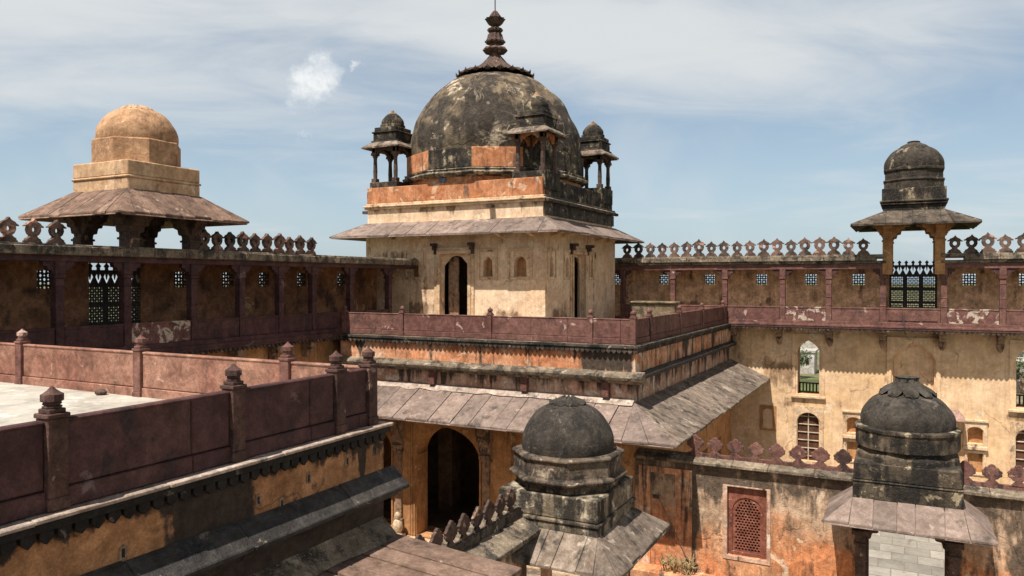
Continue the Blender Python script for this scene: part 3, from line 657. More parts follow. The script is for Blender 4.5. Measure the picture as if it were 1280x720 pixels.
# facade below the eave
ops = [(-21.2, -18.35), (-17.15, -14.28)]
hl = [arch(a, -7.9, b, -3.5, 26, 1.15, 0, .12) for a, b in ops]
MB().plate([rect(-22, -9, -8.14, -2.4)]+hl, RY(24.86), 0, .8).build('facade_wall', 'arch_ochre', tb)
MB().plate([rect(25.66, -9, 41, -2.4)]+[rect(34.5, -8.6, 35.6, -5.6), rect(37.6, -8.6, 38.6, -5.6)], RX(-8.18), 0, .5).build('side_wall', 'ochre_deep', tb)
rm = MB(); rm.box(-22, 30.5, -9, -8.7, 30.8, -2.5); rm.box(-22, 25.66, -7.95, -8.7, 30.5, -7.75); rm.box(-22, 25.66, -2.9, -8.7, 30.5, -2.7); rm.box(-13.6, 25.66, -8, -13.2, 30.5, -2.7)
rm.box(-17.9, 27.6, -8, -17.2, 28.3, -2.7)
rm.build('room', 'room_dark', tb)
def pilaster(xc, w_):
    p = MB(); f = 24.86
    p.box(xc-w_/2, f-.16, -8.0, xc+w_/2, f+.02, -7.3); p.box(xc-w_/2+.06, f-.12, -7.3, xc+w_/2-.06, f+.02, -4.6)
    for k, (h_, z0, z1) in enumerate(((.10, -4.6, -4.5), (.16, -4.5, -4.35), (.04, -4.35, -4.25), (.14, -4.25, -4.0), (.22, -4.0, -3.85), (.30, -3.85, -3.6), (.38, -3.6, -3.3), (.5, -3.3, -3.05))):
        p.box(xc-w_/2-.02-.04*(k > 4), f-.12-h_*.8, z0, xc+w_/2+.02+.04*(k > 4), f+.02, z1)
    return p.build('pilaster', 'bracket_stone', tb, bevel=.015)
for xc in (-17.95, -13.95, -10.0): pilaster(xc, .42)
md = MB()
for a, b in ops:
    for k, o in enumerate((.10, .22, .34)):
        md.plate([[(a-o, -7.9), (a-o+.07, -7.9)]+[(x, z) for x, z in []]+[(a-o+.07, -3.2), (a-o, -3.2)]], RY(24.80+.02*k), 0, .06)
        md.build('door_moulding', 'arch_ochre', tb); md = MB()
        md.plate([[(b+o-.07, -7.9), (b+o, -7.9), (b+o, -3.2), (b+o-.07, -3.2)]], RY(24.80+.02*k), 0, .06); md.build('door_moulding', 'arch_ochre', tb); md = MB()
    md.box(a-.02, 24.87, -4.78, a+.03, 25.64, -4.70)
    md.build('door_moulding', 'arch_ochre', tb); md = MB()
MB().box(-22, 24.1, -8.02, -9.1, 24.8, -7.92).build('step', 'cream_trim', tb, bevel=.02)
MB().plate([rect(-12.9, -7.8, -10.5, -3.3), rect(-12.7, -7.6, -10.7, -3.5)], RY(24.80), 0, .06).build('blind_panel', 'arch_ochre', tb)
# small carved figure against the pilaster
fg = MB(); fg.lathe([(.20, -7.92), (.22, -7.80), (.15, -7.72), (.19, -7.60), (.21, -7.45), (.16, -7.30), (.09, -7.22), (.12, -7.15), (.13, -7.05), (.08, -6.97), (.01, -6.93)], 14, -17.75, 24.42, jit=.05)
fg.box(-17.98, 24.2, -7.92, -17.52, 24.64, -7.80)
o = fg.build('carved_figure', 'figure_stone', None, smooth=True, loc=(-17.75, 24.42, -7.92)); tag(o, 'small pale weathered stone figure at the foot of a pilaster by the dark archway', 'statue')

# ------------------------------------------------------------------ domed pavilion
X0, X1, Y0, Y1 = -23.9, -14.06, 30.3, 39.3
pv = thing('domed_pavilion', 'cream pavilion with an orange parapet, crowned by a big weathered dome and spire', 'pavilion', (-19, 34.8, 0))
door = rect(-19.5, .12, -17.98, 3.42)
nxs = [(-21.0, .26, .95), (-16.95, .25, .95), (-15.3, .33, .92)]
nh = [arch(c-h_, 2.35, c+h_, 3.3, 12, .42, 3 if i != 2 else 2, .2) for i, (c, h_, q) in enumerate(nxs)]
MB().plate([rect(X0, 0, X1, 5.0), door]+nh, RY(Y0), 0, .35).build('front_wall', 'cream', pv)
rn = [(30.98, .2), (32.75, .2), (35.9, .18)]
dr2 = rect(33.35, .12, 34.85, 3.42)
MB().plate([rect(Y0+.355, 0, Y1, 5.0), dr2]+[arch(c-h_, 2.35, c+h_, 3.3, 12, .38, 2, .2) for c, h_ in rn if c > 30.9], RX(X1), 0, .35).build('side_wall', 'cream', pv)
MB().box(X0, Y0+.355, 0, X0+.35, Y1, 5).build('side_wall', 'cream', pv); MB().box(X0+.35, Y1-.35, 0, X1-.36, Y1, 5).build('rear_wall', 'cream', pv)
for c, h_, q in nxs: MB().box(c-.45, Y0+.352, 2.2, c+.45, Y0+.42, 3.5).build('niche_back', 'ochre_deep', pv)  # deeper ochre puts the shade inside the niche into its colour
for c, h_ in rn: MB().box(X1-.42, c-.35, 2.2, X1-.352, c+.35, 3.5).build('niche_back', 'ochre_deep', pv)  # side niches: recess shade in the colour as well
for c, h_, q in nxs:
    MB().plate([rect(c-h_-.28, 2.22, c+h_+.28, 3.62), rect(c-h_-.17, 2.32, c+h_+.17, 3.5)], RY(Y0-.06), 0, .065).build('niche_frame', 'cream_trim', pv, bevel=.008)
for c, h_ in rn:
    MB().plate([rect(c-h_-.26, 2.22, c+h_+.26, 3.62), rect(c-h_-.15, 2.32, c+h_+.15, 3.5)], RX(X1+.06), 0, .065).build('niche_frame', 'cream_trim', pv, bevel=.008)
def doorway(mp, a, b):
    f = MB().plate([rect(a-.32, .05, b+.32, 3.72), rect(a-.02, .0, b+.02, 3.44)][:1]+[rect(a+.0, .08, b-.0, 3.44)], mp, -.07, .0)
    f.plate([rect(a-.17, .06, b+.17, 3.58), rect(a+.0, .09, b-.0, 3.43)], mp, -.11, -.075)
    o = f.build('door_frame', 'cream_trim', pv, bevel=.012)
    m_ = MB().plate([rect(a, .1, b, 3.43), arch(a+.10, .1, b-.10, 3.3, 16, .75, 4, .25)][:1]+[arch(a+.02, .13, b-.02, 3.40, 16, .75, 4, .25)], mp, .18, .26)
    m_.build('cusped_arch', 'cream', o)
    l_ = MB().plate([rect(a+.1, .12, a+.66, 3.3)], mp, .55, .62).build('open_leaf', 'bracket_stone', o)
    return o
doorway(RY(Y0), -19.5, -17.98); doorway(RX(X1), 33.35, 34.85)
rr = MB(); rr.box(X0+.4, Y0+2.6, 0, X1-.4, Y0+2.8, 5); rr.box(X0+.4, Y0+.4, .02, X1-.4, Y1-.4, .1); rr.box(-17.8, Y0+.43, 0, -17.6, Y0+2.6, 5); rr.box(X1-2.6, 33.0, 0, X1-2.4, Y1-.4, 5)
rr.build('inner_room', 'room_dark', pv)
for (x_, y_, r_) in ((-19.75, Y0, 0), (-17.72, Y0, 0)):
    MB().box(x_-.10, y_-.42, 3.78, x_+.10, y_, 3.92).box(x_-.08, y_-.28, 3.60, x_+.08, y_, 3.78).box(x_-.07, y_-.14, 3.40, x_+.07, y_, 3.60).build('console', 'dark_stone', pv, bevel=.02)
for y_ in (33.1, 35.1):
    MB().box(X1, y_-.10, 3.78, X1+.42, y_+.10, 3.92).box(X1, y_-.08, 3.60, X1+.28, y_+.08, 3.78).box(X1, y_-.07, 3.40, X1+.14, y_+.07, 3.60).build('console', 'dark_stone', pv, bevel=.02)
for x_ in (-22.2, -20.6, -16.3, -14.7): MB().add([(x_-.1,Y0,4.15),(x_-.1,Y0,4.75),(x_-.1,Y0-.9,4.4),(x_+.1,Y0,4.15),(x_+.1,Y0,4.75),(x_+.1,Y0-.9,4.4)], [(0,1,2),(3,5,4),(0,3,4,1),(1,4,5,2),(2,5,3,0)]).build('eave_bracket', 'cream_trim', pv)
for y_ in (31.0, 32.2, 36.3, 38): MB().add([(X1,y_-.1,4.15),(X1,y_-.1,4.75),(X1+.9,y_-.1,4.4),(X1,y_+.1,4.15),(X1,y_+.1,4.75),(X1+.9,y_+.1,4.4)], [(0,1,2),(3,5,4),(0,3,4,1),(1,4,5,2),(2,5,3,0)]).build('eave_bracket', 'cream_trim', pv)
eave(X0, Y0, X1, Y1, 5.0, X0-1.25, Y0-1.25, X1+1.25, Y1+1.25, 4.32, 1.15, 'SENW', .07, .016, .012, 11).build('eave', 'slab', pv, bevel=.008)
MB().box(X0+.06, Y0+.06, 4.9, X1-.14, Y1-.06, 5.75).build('frieze', 'cream', pv)
c_ = MB()
c_.box(X0-.06, Y0-.06, 5.68, X1-.02, Y1+.06, 5.78); c_.box(X0-.12, Y0-.12, 5.78, X1+.04, Y1+.12, 5.86); c_.box(X0, Y0, 5.86, X1-.08, Y1, 5.97)
c_.build('cornice', 'cream_trim', pv, bevel=.02)
MB().box(X0+.03, Y0+.03, 5.97, X1-.15, Y0+.3, 6.76).build('front_parapet', 'orange_band', pv, bevel=.02)
MB().box(X1-.40, Y0+.3, 5.97, X1-.15, Y1-.03, 6.76).build('side_parapet', 'base_black', pv, bevel=.02)
MB().box(X0+.03, Y0+.3, 5.97, X0+.28, Y1-.03, 6.76).build('side_parapet', 'base_black', pv, bevel=.02)
MB().box(X0+.3, Y1-.3, 5.97, X1-.40, Y1-.03, 6.76).build('rear_parapet', 'base_black', pv, bevel=.02)
MB().box(X0+.2, Y0+.2, 5.75, X1-.3, Y1-.2, 6.3).build('upper_floor', 'plain_paving', pv)
# blackened cornice of the right side
MB().box(X1-.02, Y0-.02, 5.66, X1+.16, Y1+.12, 5.80).box(X1-.1, Y0+.1, 5.1, X1-.06, Y1, 5.66).box(X1-.1, Y0, 5.80, X1+.02, Y1, 5.94).build('side_cornice', 'ledge_black', pv, bevel=.03)
CX, CY = -19.0, 34.75
oc = lambda m, r0, r1, z0, z1, n=12: m.lathe([(r0, z0), (r1, z1)], n, CX, CY, PI/n)
m_ = MB(); oc(m_, 4.50, 4.50, 6.3, 7.06); m_.build('drum_base', 'orange_band', pv)
m_ = MB(); m_.lathe([(4.50, 7.02), (4.80, 7.09), (4.86, 7.20), (4.70, 7.28), (4.76, 7.38), (4.5, 7.46)], 12, CX, CY, PI/12); m_.build('drum_cornice', 'base_mottled', pv, bevel=.02)
m_ = MB()
for i in range(12):        # facets of the drum: some still painted, the rest blackened
    a0 = PI/12+2*PI*i/12; a1 = PI/12+2*PI*(i+1)/12
    ri, ro = 4.1, 4.62
    m2 = MB(); P = lambda r, a, z: (CX+r*math.cos(a), CY+r*math.sin(a), z)
    zt = 8.36
    m2.add([P(ri,a0,7.44),P(ri,a1,7.44),P(ro,a1,7.44),P(ro,a0,7.44),P(ri,a0,zt),P(ri,a1,zt),P(ro,a1,zt),P(ro,a0,zt)], [(0,1,2,3),(4,7,6,5),(0,4,5,1),(1,5,6,2),(2,6,7,3),(3,7,4,0)])
    am = math.degrees((a0+a1)/2) % 360
    m2.build('drum_panel', 'orange_band' if 285 < am < 315 or 225 < am < 255 else 'base_black', pv, bevel=.02)
prof = []
for i in range(25):
    f = i/24; a = f*PI/2
    r = 4.40*(math.cos(a)**.90) if f < 1 else 0
    r *= 1+.02*math.sin(min(f*3.2, 1)*PI)
    prof.append((max(r, .05), 8.42+4.44*math.sin(a)))
prof = [(4.38, 8.1)]+prof
MB().lathe(prof, 96, CX, CY, jit=.12, seed=4).build('dome', 'big_dome', pv, smooth=True, angle=60)
def petal_ring(m, cx_, cy_, z, r0, r1, n, h, drop=.1, w=.85, th=.05, curl=0.0):
    """n leaf shaped petals lying on a dome top"""
    for i in range(n):
        a = 2*PI*i/n; ca, sa = math.cos(a), math.sin(a)
        W = 2*PI*r1/n*.5*w; pts = []
        prof_ = [(r0, z+h, .35), (r0+(r1-r0)*.4, z+h*.45, .85), (r0+(r1-r0)*.8, z+h*.08, 1.0), (r1, z-drop+curl, .75), (r1*1.05, z-drop+curl*1.8, .15)]
        def Q(r, zz, s): return (cx_+r*ca-s*sa, cy_+r*sa+s*ca, zz)
        vs = []
        for (r, zz, ww) in prof_: vs += [Q(r, zz, -W*ww), Q(r, zz+th, 0), Q(r, zz, W*ww), Q(r, zz-th, 0)]
        fs = []
        for k in range(len(prof_)-1):
            for q in range(4): fs.append((k*4+q, k*4+(q+1) % 4, (k+1)*4+(q+1) % 4, (k+1)*4+q))
        fs += [(3, 2, 1, 0), tuple(len(vs)-4+q for q in range(4))]
        m.add(vs, fs)
m_ = MB(); petal_ring(m_, CX, CY, 12.80, .9, 1.95, 20, .30, .22, .95, .09, .12)
petal_ring(m_, CX, CY, 13.02, .3, 1.2, 16, .75, .02, .9, .07)
m_.build('lotus_crown', 'dark_stone', pv)
fin = [(.95, 12.95), (.72, 13.15), (.45, 13.45), (.30, 13.75), (.26, 13.9), (.50, 13.98), (.60, 14.12), (.52, 14.24), (.26, 14.30), (.30, 14.42), (.48, 14.50),
       (.50, 14.58), (.40, 14.66), (.34, 14.95), (.20, 15.02), (.36, 15.10), (.38, 15.2), (.2, 15.3), (.16, 15.36), (.34, 15.48), (.42, 15.62), (.50, 15.74), (.30, 15.80), (.24, 15.95), (.12, 16.12), (.02, 16.2)]
MB().lathe(fin, 48, CX, CY, lob=lambda a, z: 1+.10*math.cos(12*a) if z > 13.2 else 1).build('spire', 'dark_stone', pv, smooth=True)
MB().tube((CX, CY, 16.1), (CX, CY, 18.2), .03).build('lightning_rod', 'spire_metal', pv)
MB().box(CX-.6, CY-4.42, 6.84, CX-.25, CY-4.33, 7.0).build('blue_plaque', 'blue_plate', pv)
# rain spout and broken bits on the frieze
MB().box(-23.98-.35, 30.55, 5.52, -23.9, 30.75, 5.66).build('spout', 'dark_stone', pv); MB().box(-16.9, 29.98, 5.5, -16.6, 30.3, 5.62).build('spout', 'dark_stone', pv)

# ------------------------------------------------------------------ kiosks on the pavilion roof
def small_kiosk(label, loc, rotz=0):
    t = thing('domed_kiosk', label, 'kiosk', loc, 0, 'little kiosks at the corners of the pavilion roof')
    MB().cbox(0, 0, -.7, .82, .82, .10).build('plinth', 'base_black', t, local=True, bevel=.02)
    p0 = None
    for sx_ in (-1, 1):
        for sy_ in (-1, 1):
            if p0 is None:
                p = MB(); p.cbox(0, 0, 0, .14, .14, .22); p.lathe([(.10, .22), (.11, .6), (.09, 1.1), (.10, 1.25), (.14, 1.3), (.14, 1.36)], 8, ph=PI/8); p.cbox(0, 0, 1.36, .16, .16, 1.5)
                p.cbox(0, 0, 1.5, .13, .13, 1.75); p0 = p.build('pillar', 'dark_stone', t, local=True, bevel=.01); q = p0
            else: q = p0.copy(); COL.objects.link(q); q.parent = t
            q.location = (sx_*.62, sy_*.62, .08)
    b = MB()
    for sg in (-1, 1):
        for mp in ((lambda u, v, d: (u, sg*.62+d, v)), (lambda u, v, d: (sg*.62+d, u, v))):
            b.plate([[(-.75, 1.85), (.75, 1.85), (.75, 1.45), (.46, 1.45), (.42, 1.58), (.32, 1.6), (.26, 1.7), (.12, 1.72), (0, 1.78), (-.12, 1.72), (-.26, 1.7), (-.32, 1.6), (-.42, 1.58), (-.46, 1.45), (-.75, 1.45)]], mp, -.07, .07)
    b.build('cusped_arch', 'orange_band' if 'middle' in label else 'dark_stone', t, local=True)
    eave(-.74, -.74, .74, .74, 2.12, -1.1, -1.1, 1.1, 1.1, 1.84, .5, 'SENW', .05, .01, .01, 2).build('eave', 'slab_grey', t, local=True)
    c = MB(); c.cbox(0, 0, 2.0, .78, .78, 2.18); c.cbox(0, 0, 2.18, .70, .70, 2.55); c.cbox(0, 0, 2.55, .76, .76, 2.63); c.cbox(0, 0, 2.63, .66, .66, 2.85)
    c.build('base', 'base_black', t, local=True, bevel=.03)
    MB().lathe([(.62, 2.85), (.62, 3.0), (.56, 3.02)]+[(.55*math.cos(a*PI/20)*(1+.06*math.sin(min(1, a/4)*PI)), 3.02+.60*math.sin(a*PI/20)) for a in range(0, 10)]+[(.02, 3.63)], 24, jit=.03).build('dome', 'base_black', t, smooth=True, local=True)
    f = MB(); petal_ring(f, 0, 0, 3.58, .05, .24, 8, .12, .06, .9, .03); f.lathe([(.08, 3.6), (.10, 3.7), (.03, 3.8)], 8); f.build('finial', 'bracket_stone', t, local=True)
    return t
small_kiosk('little black domed kiosk on thin pillars at the left corner of the pavilion roof', (-22.95, 31.25, 6.95))
small_kiosk('little domed kiosk at the middle corner, standing right in front of the big dome', (-14.95, 31.25, 6.95))
small_kiosk('little blackened kiosk behind the right edge of the big dome', (-14.95, 38.3, 6.95))

# ------------------------------------------------------------------ large kiosks (chhatris)
def kiosk(label, cx_, cy_, zb, zi, zo, over, mats, layout, hx=1.33, hy=1.33, zfloor=None, heavy=False, sides='SENW', seed=1, group=None, ribs=0):
    """zb..: z of the eave's inner edge zi and outer edge zo; layout = list of tiers"""
    zfl = zfloor
    t = thing('domed_kiosk', label, 'kiosk', (cx_, cy_, zfl))
    m_dome, m_base, m_drum, m_eave, m_pil = mats
    eave(cx_-hx, cy_-hy, cx_+hx, cy_+hy, zi, cx_-hx-over, cy_-hy-over, cx_+hx+over, cy_+hy+over, zo, .55, sides, .07, .014, .014, seed).build('eave', m_eave, t, bevel=.01)
    for tier in layout:
        kind, nm = tier[0], tier[1]
        b = MB()
        if kind == 'box':
            for (h_, z0, z1) in tier[2]: b.cbox(cx_, cy_, z0, hx*h_, hy*h_, z1)
            b.build(nm, m_base, t, bevel=.03)
        elif kind == 'oct':
            b.lathe(tier[2], tier[3] if len(tier) > 3 else 8, cx_, cy_, PI/8 if len(tier) <= 3 or tier[3] == 8 else 0); b.build(nm, m_drum, t, bevel=.025)
        elif kind == 'dome':
            r, z0, z1 = tier[2]; pr = [(r*.98, z0-.12)]
            for i in range(20):
                a = i/20*PI/2; pr.append((r*math.cos(a)**.70*(1+.03*math.sin(min(1, i/8)*PI)), z0+(z1-z0)*math.sin(a)))
            pr.append((.03, z1)); b.lathe(pr, 56, cx_, cy_, jit=.035, seed=seed); b.build(nm, m_dome, t, smooth=True, angle=60)
        elif kind == 'lotus':
            r, z0, z1, n, broken = tier[2]
            petal_ring(b, cx_, cy_, z0, r*.25, r, n, (z1-z0)*(.8 if not broken else .7), .07, .8, .075, .06 if broken and 'smooth' in m_dome else 0)
            if not broken:
                b.lathe([(r*.55, z0+.02), (r*.38, z0+(z1-z0)*.6), (r*.36, z1-.04), (r*.40, z1), (r*.2, z1+.03)], 20, cx_, cy_, lob=lambda a, z: 1+.16*math.cos(8*a))
            b.build(nm, m_dome if 'black' in m_dome or 'smooth' in m_dome else m_base, t)
    # pillars, capitals and stepped arches
    zc_ = zo+(zi-zo)*.35
    ph = zc_-zfl
    p = MB(); p.cbox(0, 0, 0, .17, .17, .3); p.cbox(0, 0, .3 if not heavy else .02, *((.21, .21) if heavy else (.125, .125)), ph-1.0 if not heavy else ph-.9)
    if heavy: p.cbox(0, 0, ph-1.02, .25, .25, ph-.95)
    p.cbox(0, 0, .28, .12, .12, ph-.99); p.cbox(0, 0, ph-1.0, .17, .17, ph-.92); p.cbox(0, 0, ph-.92, .14, .14, ph-.7); p.cbox(0, 0, ph-.7, .22, .22, ph-.55)
    p.cbox(0, 0, ph-.55, .18, .18, ph)
    p0 = p.build('pillar', m_pil, t, local=True, bevel=.015); k = 0
    br = [(0, 0), (0, -.98), (.20, -.98), (.24, -.80), (.36, -.78), (.40, -.60), (.54, -.58), (.58, -.40), (.70, -.38), (.74, -.20), (.96, -.18), (.96, 0)] if heavy else [(0, 0), (0, -.95), (.12, -.95), (.16, -.80), (.26, -.78), (.30, -.62), (.44, -.60), (.50, -.42), (.66, -.40), (.72, -.24), (.90, -.20), (.95, -.08), (1.1, -.05), (1.1, 0)]
    b0 = None
    for sx_ in (-1, 1):
        for sy_ in (-1, 1):
            q = p0 if k == 0 else p0.copy()
            if k: COL.objects.link(q); q.parent = t
            q.location = (sx_*(hx-.2), sy_*(hy-.2), 0); k += 1
            for rz in ((0 if sx_ < 0 else PI), (PI/2 if sy_ < 0 else -PI/2)):
                if b0 is None: b0 = MB().plate([br], lambda u, v, d: (u, d, v), -(.20 if heavy else .12), (.20 if heavy else .12)).build('stepped_bracket', m_pil, q, local=True, bevel=.02); c = b0
                else: c = b0.copy(); COL.objects.link(c); c.parent = q
                c.location = (0, 0, ph); c.rotation_euler = (0, 0, rz)
            if heavy:
                for rz in ((0 if sx_ > 0 else PI), (PI/2 if sy_ > 0 else -PI/2)):
                    c = b0.copy(); COL.objects.link(c); c.parent = q; c.location = (0, 0, ph); c.rotation_euler = (0, 0, rz); c.scale = (.75, 1, 1)
    l = MB()
    for s_ in (-1, 1):
        l.box(cx_-hx, cy_+s_*(hy-.2)-.14, zc_, cx_+hx, cy_+s_*(hy-.2)+.14, zc_+.16); l.box(cx_+s_*(hx-.2)-.14, cy_-hy+.35, zc_+.003, cx_+s_*(hx-.2)+.14, cy_+hy-.35, zc_+.157)
    l.cbox(cx_, cy_, zi-.12, hx-.02, hy-.02, zi+.02)
    l.build('lintel', m_pil, t, bevel=.015)
    return t
# sandy kiosk over the left gallery
kiosk('sandy ochre domed kiosk with a wide brown eave over the left gallery', -22.2, 16.38, 0, 4.98, 4.17, 1.1,
      ('sand_dome', 'sand_base', 'sand_dome', 'slab_tan', 'dark_stone'),
      [('box', 'base', [(1.0, 4.9, 5.32), (1.03, 5.32, 5.40), (1.0, 5.40, 5.86)]),
       ('oct', 'drum', [(1.34, 5.86), (1.34, 6.62), (1.28, 6.64)]), ('dome', 'dome', (1.2, 6.64, 7.74)), ('lotus', 'finial', (.5, 7.72, 7.84, 9, True))],
      1.33, 1.33, 3.16, True, seed=21)
# dark kiosk over the right gallery
kiosk('blackened domed kiosk with an ochre stepped arch on the right gallery roof', .3, 41.2, 0, 5.45, 4.80, 1.35,
      ('dome_black', 'base_black', 'dome_black', 'slab_dark', 'arch_ochre'),
      [('box', 'base', [(1.0, 5.3, 5.72), (1.08, 5.72, 5.80), (1.11, 5.84, 5.94), (1.04, 5.80, 6.5)]),
       ('oct', 'drum', [(1.36, 6.5), (1.36, 6.85), (1.40, 6.87), (1.40, 6.95), (1.32, 6.97), (1.32, 7.35), (1.38, 7.37), (1.38, 7.5), (1.3, 7.52)]), ('dome', 'dome', (1.27, 7.5, 8.6)), ('lotus', 'finial', (.62, 8.55, 8.82, 8, False))],
      1.28, 1.25, 2.45, True, seed=22)
# kiosk on the bridge wall, lower right
kiosk('black crusted domed kiosk with a lotus cap on the orange bridge wall, lower right', .04, 24.55, 0, -3.86, -4.42, .72,
      ('dome_smooth', 'base_black', 'base_black', 'slab', 'dark_stone'),
      [('box', 'base', [(1.0, -3.9, -3.42), (1.015, -3.42, -3.36), (.985, -3.36, -2.88)]),
       ('oct', 'lower_drum', [(1.40, -2.90), (1.40, -2.72), (1.30, -2.66), (1.24, -2.52)]), ('oct', 'drum', [(1.34, -2.56), (1.34, -2.10), (1.37, -2.08), (1.37, -1.98), (1.26, -1.96)], 16), ('dome', 'dome', (1.2, -1.95, -.98)), ('lotus', 'finial', (.72, -.99, -.58, 9, False))],
      1.34, 1.34, -7.4, False, seed=23)
# kiosk on the crenellated wall, lower centre
kiosk('dark grey domed kiosk with a mottled pale base and chipped cap at lower centre', -7.75, 18.1, 0, -3.86, -4.42, .78,
      ('dome_smooth', 'base_mottled', 'drum_mottled', 'slab_grey', 'orange_stain'),
      [('box', 'base', [(1.0, -3.95, -3.68), (1.03, -3.68, -3.58), (.99, -3.58, -3.02)]),
       ('oct', 'drum', [(1.34, -3.02), (1.34, -2.86), (1.52, -2.78), (1.54, -2.70), (1.40, -2.66), (1.40, -2.26), (1.46, -2.24), (1.46, -2.16), (1.26, -2.14)]), ('dome', 'dome', (1.17, -2.14, -.96)), ('lotus', 'finial', (.46, -.98, -.80, 7, True))],
      1.34, 1.34, -8.9, False, seed=24)

# ------------------------------------------------------------------ battlemented bridge walls
def fan_merlon():
    out = [(-.29,0),(.29,0),(.22,.05),(.20,.03),(.12,.10),(.06,.16),(.14,.18),(.19,.24),(.255,.27),(.24,.34),(.27,.38),(.20,.43),(.17,.50),(.11,.51),(.07,.57),(0,.60),
           (-.07,.57),(-.11,.51),(-.17,.50),(-.20,.43),(-.27,.38),(-.24,.34),(-.255,.27),(-.19,.24),(-.14,.18),(-.06,.16),(-.12,.10),(-.20,.03),(-.22,.05)]
    return MB().plate([out], lambda u, v, d: (u, d, v), -.06, .06)
bw = thing('bridge_wall', 'peeling orange bridge wall with fan shaped merlons and a red lattice window, lower right', 'wall', (0, 24.8, -9))
kx0, kx1 = -1.15, 1.25
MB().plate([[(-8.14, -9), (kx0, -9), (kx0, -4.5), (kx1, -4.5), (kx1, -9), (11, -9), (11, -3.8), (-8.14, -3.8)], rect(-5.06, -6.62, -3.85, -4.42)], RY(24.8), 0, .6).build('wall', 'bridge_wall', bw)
rnd = random.Random(12); lm = MB(); u = -8.14
while u < 11:
    u2 = min(u+rnd.uniform(1.1, 2.0), 11); j = rnd.uniform(-.012, .012)
    if not (u > kx0-.6 and u2 < kx1+.6):
        lm.add([(u+.004, 24.62+j, -3.80), (u2-.004, 24.62+j, -3.80), (u2-.004, 24.62+j, -3.70), (u+.004, 24.62+j, -3.70), (u+.004, 25.25, -3.56), (u2-.004, 25.25, -3.56), (u2-.004, 25.25, -3.80), (u+.004, 25.25, -3.80)],
               [(0,1,2,3), (3,2,5,4), (4,5,6,7), (7,6,1,0), (0,3,4,7), (1,6,5,2)])
    u = u2
lm.build('coping', 'lichen', bw, bevel=.015)
zz = MB(); zz.box(-6.3, 25.0, -3.62, 11, 25.12, -3.50)
zz.build('crest_base', 'merlon_red', bw, bevel=.01)
m0 = None; u = -6.15
while u < 6:
    if not (-1.35 < u < 1.4):
        if m0 is None: m0 = fan_merlon().build('merlon', 'merlon_red', bw, local=True, bevel=.012); o = m0
        else: o = m0.copy(); COL.objects.link(o); o.parent = bw
        s_ = rnd.uniform(.93, 1.06); o.location = (u, .26, 5.46); o.scale = (s_, 1, s_); o.rotation_euler = (rnd.uniform(-.04, .04), rnd.uniform(-.03, .03), 0)
    u += .64
# red lattice window
lt = MB(); a0, a1, b0_, b1_ = -5.06, -3.85, -6.62, -4.42
lt.plate([rect(a0, b0_, a1, b1_), arch(a0+.14, b0_+.12, a1-.14, b1_-.34, 14, .45)], RY(24.9), 0, .08)
lw = lt.build('window_frame', 'lattice_red', bw, bevel=.012)
hs = []; r = .040; cx0 = (a0+a1)/2
def in_arch(x, z):
    hw = (a1-a0)/2-.18; zt = b1_-.40-.42
    if abs(x-cx0) > hw-.03 or z < b0_+.20: return False
    if z <= zt: return True
    return ((x-cx0)/hw)**2+((z-zt)/.42)**2 < .86
row = 0; z = b0_+.2
while z < b1_:
    x = cx0-.6+(.0 if row % 2 else .05)
    while x < a1:
        if in_arch(x, z): hs.append(ngon(x, z, r, 6, PI/6 if row % 3 else 0))
        x += .10
    z += .087; row += 1
MB().plate([arch(a0+.13, b0_+.11, a1-.13, b1_-.33, 14, .46)]+hs, RY(24.93), 0, .035).build('lattice', 'lattice_red', lw)
MB().box(a0+.02, 25.36, b0_-.1, a1-.02, 25.4, b1_+.1).build('dark_recess', 'grille_back', lw)
MB().plate([rect(a0-.15, b0_-.14, a1+.12, b1_+.05), rect(a0-.003, b0_-.003, a1+.003, b1_+.003)], RY(24.775), 0, .03).build('plaster_surround', 'pink_stain', bw, bevel=.01)
# recessed panels in the shaded corner below the eave
MB().plate([rect(-8.0, -9, -6.2, -4.05), rect(-7.6, -8.8, -6.75, -4.25)], RY(24.76), 0, .045).build('panel_frame', 'orange_stain', bw)
MB().tube((-7.35, 24.70, -4.95), (-6.35, 24.66, -6.85), .012).build('stay_wire', 'lichen', bw)
MB().lathe([(.11, -5.1), (.11, -5.0)], 12, -7.4, 24.78).build('rosette', 'dark_stone', bw)
rnd2 = random.Random(4); wd_ = MB()
for i in range(46):
    a = rnd2.uniform(0, 2*PI); L = rnd2.uniform(.15, .5); b_ = (-6.6+rnd2.uniform(-.5, .5), 24.45+rnd2.uniform(-.2, .2), -7.35)
    e1 = (b_[0]+math.cos(a)*L*.5, b_[1]+math.sin(a)*L*.3, b_[2]+L*.8); wd_.tube(b_, e1, .012, 4)
    for k in range(3): wd_.tube(e1, (e1[0]+rnd2.uniform(-.15, .15), e1[1]+rnd2.uniform(-.1, .1), e1[2]+rnd2.uniform(-.02, .2)), .016, 4)
o = wd_.build('dry_weed', 'dry_weed', None, loc=(-6.6, 24.45, -7.35)); tag(o, 'dry straw coloured weed growing on a ledge at the shaded corner of the bridge wall', 'weed')
MB().box(-8.1, 24.1, -9, -5.4, 24.795, -7.35).build('buttress', 'bridge_wall', bw, bevel=.03)
cw = thing('bridge_wall', 'low wall with dark thin merlons seen end on beside the central kiosk', 'wall', (-8.5, 13, -9))
MB().box(-9.05, 9.55, -9, -8.25, 16.7, -3.8).build('wall', 'bridge_wall', cw)
cp = MB(); y = 9.55
